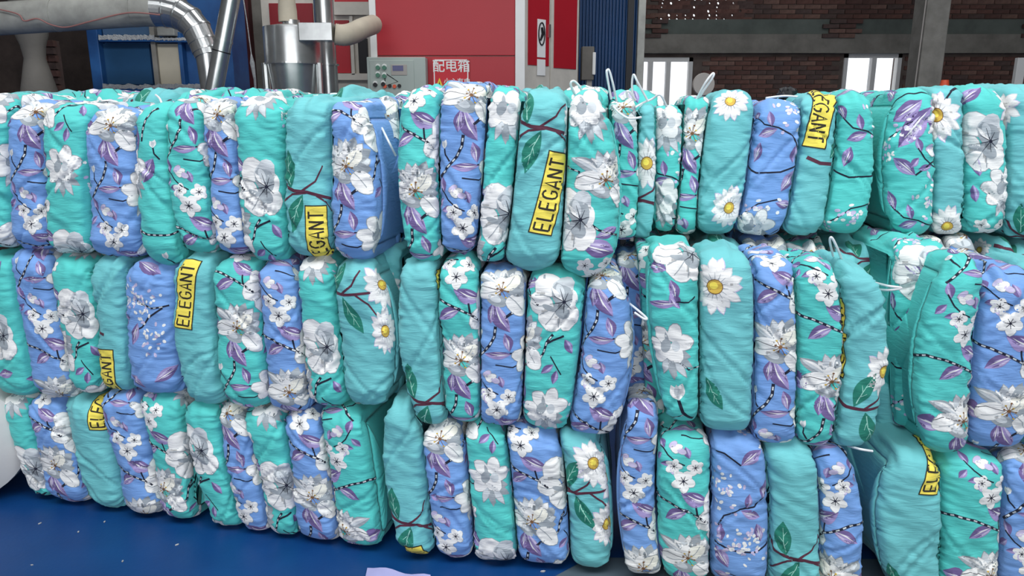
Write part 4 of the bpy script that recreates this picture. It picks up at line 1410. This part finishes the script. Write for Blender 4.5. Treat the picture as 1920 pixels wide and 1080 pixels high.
for tier, rows in (('top', TOP), ('middle', MID), ('bottom', BOT)):
    OL[tier] = [Outline(q[1], q[2], q[4] if len(q) > 4 else 0.0, tier == 'bottom') for q in rows]
    settle(OL[tier])
for up, dn in (('top', 'middle'), ('middle', 'bottom')):     # a lower quilt gives way under the ones resting on it
    for b in OL[dn]:
        over = [a.zb for a in OL[up] if a.plane == b.plane and min(a.R[0], b.R[-1]) - max(a.L[0], b.L[-1]) > 0.02]
        if over:
            b.zt = min(b.zt, min(over) + 0.012)
for tier, rows in (('top', TOP), ('middle', MID), ('bottom', BOT)):
    for k, q in enumerate(rows):
        kind, plane, st, mot = q[:4]
        lab_ = any(m[0] == 'label' for m in mot)
        txt = '%s folded quilt%s, %s from the left in the %s front row' % (LOOK[kind], ' with yellow label' if lab_ else '', ORD[k], tier)
        quilt(kind, OL[tier][k], mot, txt, 'quilts in the %s row of the stack' % tier, 0.3 if plane in 'DE' and tier == 'middle' else 0.42)

# second rank of quilts, seen over the front row and in the gaps
BACK = [
    ('B', 'C', [(186, 704, 744), (320, 712, 752), (464, 706, 750)], fa(722, 215), 0.22, 'gap left of the middle bundle in the top row'),
    ('G', 'C', [(186, 1142, 1192), (320, 1152, 1196), (452, 1148, 1192)], fa(1168, 200), 0.22, 'just right of the tall leaf-printed bundle in the top row'),
    ('P', 'C', [(196, 1194, 1226), (320, 1197, 1228), (448, 1188, 1218)], da(1212, 305, 44, .7) + fork(1182, 368, False), 0.28, 'ending the middle bundle of the top row'),
    ('P', 'C', [(466, 704, 752), (600, 716, 758), (740, 720, 758)], da(724, 536, 44, .7) + da(722, 610, 40, .6), 0.16, 'in the gap before the middle bundle of the middle row'),
    ('B', 'C', [(480, 1158, 1208), (600, 1172, 1214), (740, 1166, 1206)], fa(1180, 470), 0.2, 'gathered behind the blue quilt ending the middle bundle'),
    ('G', 'D', [(462, 1196, 1228), (620, 1204, 1232), (780, 1212, 1246)], fa(1206, 640), 0.14, 'at the left edge of the fourth middle-row bundle'),
    ('G', 'E', [(452, 1672, 1776), (620, 1668, 1730), (800, 1672, 1730)], one(rose, 1722, 500) + fb(1700, 590), 0.16, 'in the dark gap of the middle row below the concrete column'),
    ('P', 'E', [(700, 1636, 1700), (800, 1636, 1700), (900, 1640, 1700)], [], 0.22, 'low in the dark gap before the last bundle'),
    ('G', 'D', [(720, 1186, 1236), (800, 1186, 1232), (900, 1186, 1230)], fa(1200, 740), 0.24, 'deep in the gap left of the fourth bottom bundle'),
    ('P', 'C', [(760, 690, 730), (860, 700, 740), (960, 704, 740)], place(spray(0, 0, 3, 30, 30, 40), 712, 776), 0.2, 'deep in the gap between second and third bottom bundles'),
    ('P', 'E', [(180, 1628, 1690), (300, 1628, 1690), (430, 1632, 1690)], fb(1650, 240), 0.62, 'standing further back in the gap of the top row'),
]
for kind, plane, st, mot, bk, where in BACK:
    quilt(kind, Outline(plane, st, bk), mot, '%s quilt %s' % (LOOK[kind], where), 'quilts set back in the gaps', 0.36, 1.2)

# rear rank on top: only their crowns show above the front row
rr = random.Random(12)
x = -20.0
k = 0
while x < 1150:
    wd = rr.uniform(74, 104)
    pl_ = 'A' if x < 300 else ('B' if x < 690 else 'C')
    kind = rr.choice('GGBGP')
    y = (166 if x < 300 else (168 if x < 700 else 158)) + rr.uniform(0, 12)
    if 700 < x < 760:
        y += 8
    mot = fa(x + wd / 2, y + rr.uniform(90, 210)) if kind != 'P' else fork(x + wd / 2, y + 40)
    quilt(kind, Outline(pl_, [(y, x, x + wd - 2), (300, x, x + wd - 2), (430, x, x + wd - 2)], 0.52), mot,
          '%s quilt in the rear rank on top, %s from the left' % (LOOK[kind], ORD[k]), 'quilts of the rear rank', 0.42, 1.8)
    x += wd; k += 1

# rear rank of the middle row: crumpled crowns between the front quilts and the set-back top bundles
x = 1204.0
k = 0
while x < 1940:
    wd = rr.uniform(78, 104)
    if x < 1650 < x + wd:
        x = 1672.0
        continue
    pl_ = 'D' if x < 1650 else 'E'
    kind = 'GPBGPGBPGB'[k]
    y = 446 + rr.uniform(0, 10)
    mot = fa(x + wd / 2, y + rr.uniform(-20, 60)) if kind != 'P' else fork(x + wd / 2, y + 20)
    quilt(kind, Outline(pl_, [(y, x, x + wd - 2), (600, x, x + wd - 2), (760, x, x + wd - 2)], 0.37), mot,
          '%s quilt crumpled behind the middle row, %s from its left end' % (LOOK[kind], ORD[k]), 'quilts of the rear rank', 0.5, 2.4)
    x += wd; k += 1

# ------------------------------------------------------------------ white tape ends tying the bundles
TIES = [
    ([(1078, 178, 2.35), (1070, 158, 2.33), (1076, 152, 2.33), (1088, 164, 2.34), (1094, 182, 2.36)], 'small white tape loop above the turquoise quilt ending the middle bundle'),
    ([(1146, 186, 2.42), (1138, 140, 2.4), (1139, 131, 2.4), (1143, 134, 2.4), (1150, 160, 2.41), (1156, 190, 2.43)], 'tall upright white tape loop over the middle bundle'),
    ([(1182, 190, 2.45), (1175, 174, 2.44), (1180, 172, 2.44), (1192, 188, 2.46)], 'short white tape loop just right of the tall one'),
    ([(1215, 190, 2.5), (1196, 155, 2.48), (1188, 140, 2.48), (1185, 160, 2.49), (1188, 190, 2.5)], 'white tape loop before the three-light window'),
    ([(1306, 186, 2.55), (1322, 156, 2.52), (1336, 138, 2.52), (1337, 144, 2.52), (1318, 172, 2.54), (1310, 188, 2.56)], 'slanting white tape loop before the round fan'),
    ([(1250, 200, 2.5), (1238, 178, 2.48), (1222, 186, 2.5), (1200, 196, 2.5), (1170, 216, 2.42)], 'white tape crossing below the three-light window'),
    ([(1150, 200, 2.4), (1162, 212, 2.36), (1180, 222, 2.34), (1202, 220, 2.36)], 'white tape end draped over the gathered turquoise quilt'),
    ([(1176, 566, 2.24), (1194, 580, 2.18), (1212, 596, 2.16), (1208, 598, 2.16), (1190, 586, 2.18)], 'white tape end beside the last blue quilt of the middle row'),
    ([(1640, 530, 2.16), (1664, 536, 2.08), (1690, 540, 2.06), (1664, 544, 2.08), (1640, 542, 2.16)], 'white tape end sticking out in the middle row gap'),
    ([(1562, 480, 2.22), (1556, 452, 2.16), (1560, 446, 2.15), (1572, 470, 2.16), (1580, 492, 2.2), (1586, 500, 2.2)], 'white tape loop lying on the fourth middle-row bundle'),
    ([(716, 240, 2.42), (730, 268, 2.38), (742, 292, 2.4)], 'white tape strip in the top row gap'),
    ([(1590, 836, 2.12), (1612, 842, 2.06), (1636, 846, 2.06)], 'white tape end under the fourth middle-row bundle'),
    ([(1436, 184, 2.6), (1470, 180, 2.62), (1500, 182, 2.62)], 'taut white tape across the top of the fourth bundle'),
    ([(292, 178, 2.66), (300, 186, 2.62), (306, 202, 2.6)], 'short white tape end over the fifth turquoise quilt'),
]
for pts, txt in TIES:
    o = MB()
    path = smooth_path([pt(*p) for p in pts], 28)
    # flat tape: an oval tube
    o.tube(path, 0.0036, 8)
    tag(o.build('tape_loop', M_string, smooth=True), txt, 'tape', 'white tapes tying the quilts')

# small dark bundle left lying on the quilts
bq = pt(1476, 176, 2.74)
rr = random.Random(8)
bv, bf = [], []
for i in range(9):
    for j in range(18):
        th, ph_ = math.pi * (i + .5) / 9, 2 * math.pi * j / 18
        k_ = 1 + 0.22 * rr.uniform(-1, 1)
        bv.append((bq.x + 0.034 * k_ * math.sin(th) * math.cos(ph_), bq.y + 0.03 * k_ * math.sin(th) * math.sin(ph_), bq.z + 0.024 * k_ * math.cos(th)))
bf = [(i * 18 + j, (i + 1) * 18 + j, (i + 1) * 18 + (j + 1) % 18, i * 18 + (j + 1) % 18) for i in range(8) for j in range(18)] + [tuple(range(18)), tuple(range(161, 143, -1))]
tag(MB().add(bv, bf).build('dark_bundle', M_black, smooth=False), 'small crumpled black bag lying on top of the fourth top-row bundle', 'bag')

# ------------------------------------------------------------------ floor level
g = pt(1096, 1046, 1.0)


def on_floor(px, py):
    r = ray(px, py); t = -EYE / r[2]
    return (r[0] * t, r[1] * t)


a = on_floor(1035, 1084); b = on_floor(1106, 1046)
t = MB().prism([a, (a[0] + .02, 1.2), (4.5, 1.2), (4.5, 2.25), b], 0.0, 0.0015).build('floor_patch', M_floor2)
t['kind'] = 'structure'; t['label'] = 'grey patch of floor under the stacks at the right'
# white wrapped roll beside the stack
c1 = pt(-40, 835, 2.6)
rl = []
for i in range(13):
    u = i / 12
    rl.append((0.235 * min(1, (1 - abs(2 * u - 1) ** 8)) ** 0.5 + 0.02, u))
tb = MB()
ax = Vector((-0.55, 0.83, 0)).normalized()
p0 = Vector((-2.075, 2.55, 0.257))
tb.tube([p0 + ax * (0.9 * u) for _, u in rl], [r_ for r_, _ in rl], 40)
tag(tb.build('wrapped_roll', M_wrap, smooth=True), 'white plastic-wrapped roll lying at the left end of the stack', 'roll')
# lilac scrap at the lower edge
lx, ly = on_floor(700, 1068)
sc = MB()
n = 10
vs, fs = [], []
for i in range(n + 1):
    for j in range(n + 1):
        u, v = i / n, j / n
        x = lx - 0.02 + 0.22 * u + 0.02 * v; y = ly + 0.0 - 0.25 * v - 0.055 * u
        z = 0.004 + 0.012 * (math.sin(u * 5 + v * 3) ** 2)
        vs += [(x, y, z), (x, y, z + 0.003)]
m = n + 1
for i in range(n):
    for j in range(n):
        q = [(i * m + j), (i * m + j + 1), ((i + 1) * m + j + 1), ((i + 1) * m + j)]
        fs += [tuple(2 * k + 1 for k in q[::-1]), tuple(2 * k for k in q)]
tag(sc.add(vs, fs).build('fabric_scrap', M_lilac, smooth=True), 'lilac fabric scrap on the blue floor at the lower edge', 'fabric scrap')
rr = random.Random(3)
for px, py, s, wh in ((332, 1022, 3, ' below the fifth bottom quilt'), (196, 979, 2.5, ' just below the third bottom quilt'), (75, 982, 3, ' nearest the white roll'), (230, 1053, 2.5, ', lowest of those at the left'),
                      (147, 998, 2.5, ' below the second bottom quilt'), (1018, 1072, 4, ' near the grey patch'), (60, 1060, 2, ' in the lower left corner')):
    x, y = on_floor(px, py)
    s *= 0.0012
    a0 = rr.uniform(0, 3)
    ring = [(x + s * 1.9 * math.cos(q * 1.047) * math.cos(a0) - s * math.sin(q * 1.047) * math.sin(a0), y + s * 1.9 * math.cos(q * 1.047) * math.sin(a0) + s * math.sin(q * 1.047) * math.cos(a0)) for q in range(6)]
    tag(MB().prism(ring, 0.0005, 0.003).build('lint_fleck', M_lint), 'tiny white lint fleck lying on the blue floor' + wh, 'lint', 'lint flecks on the floor')
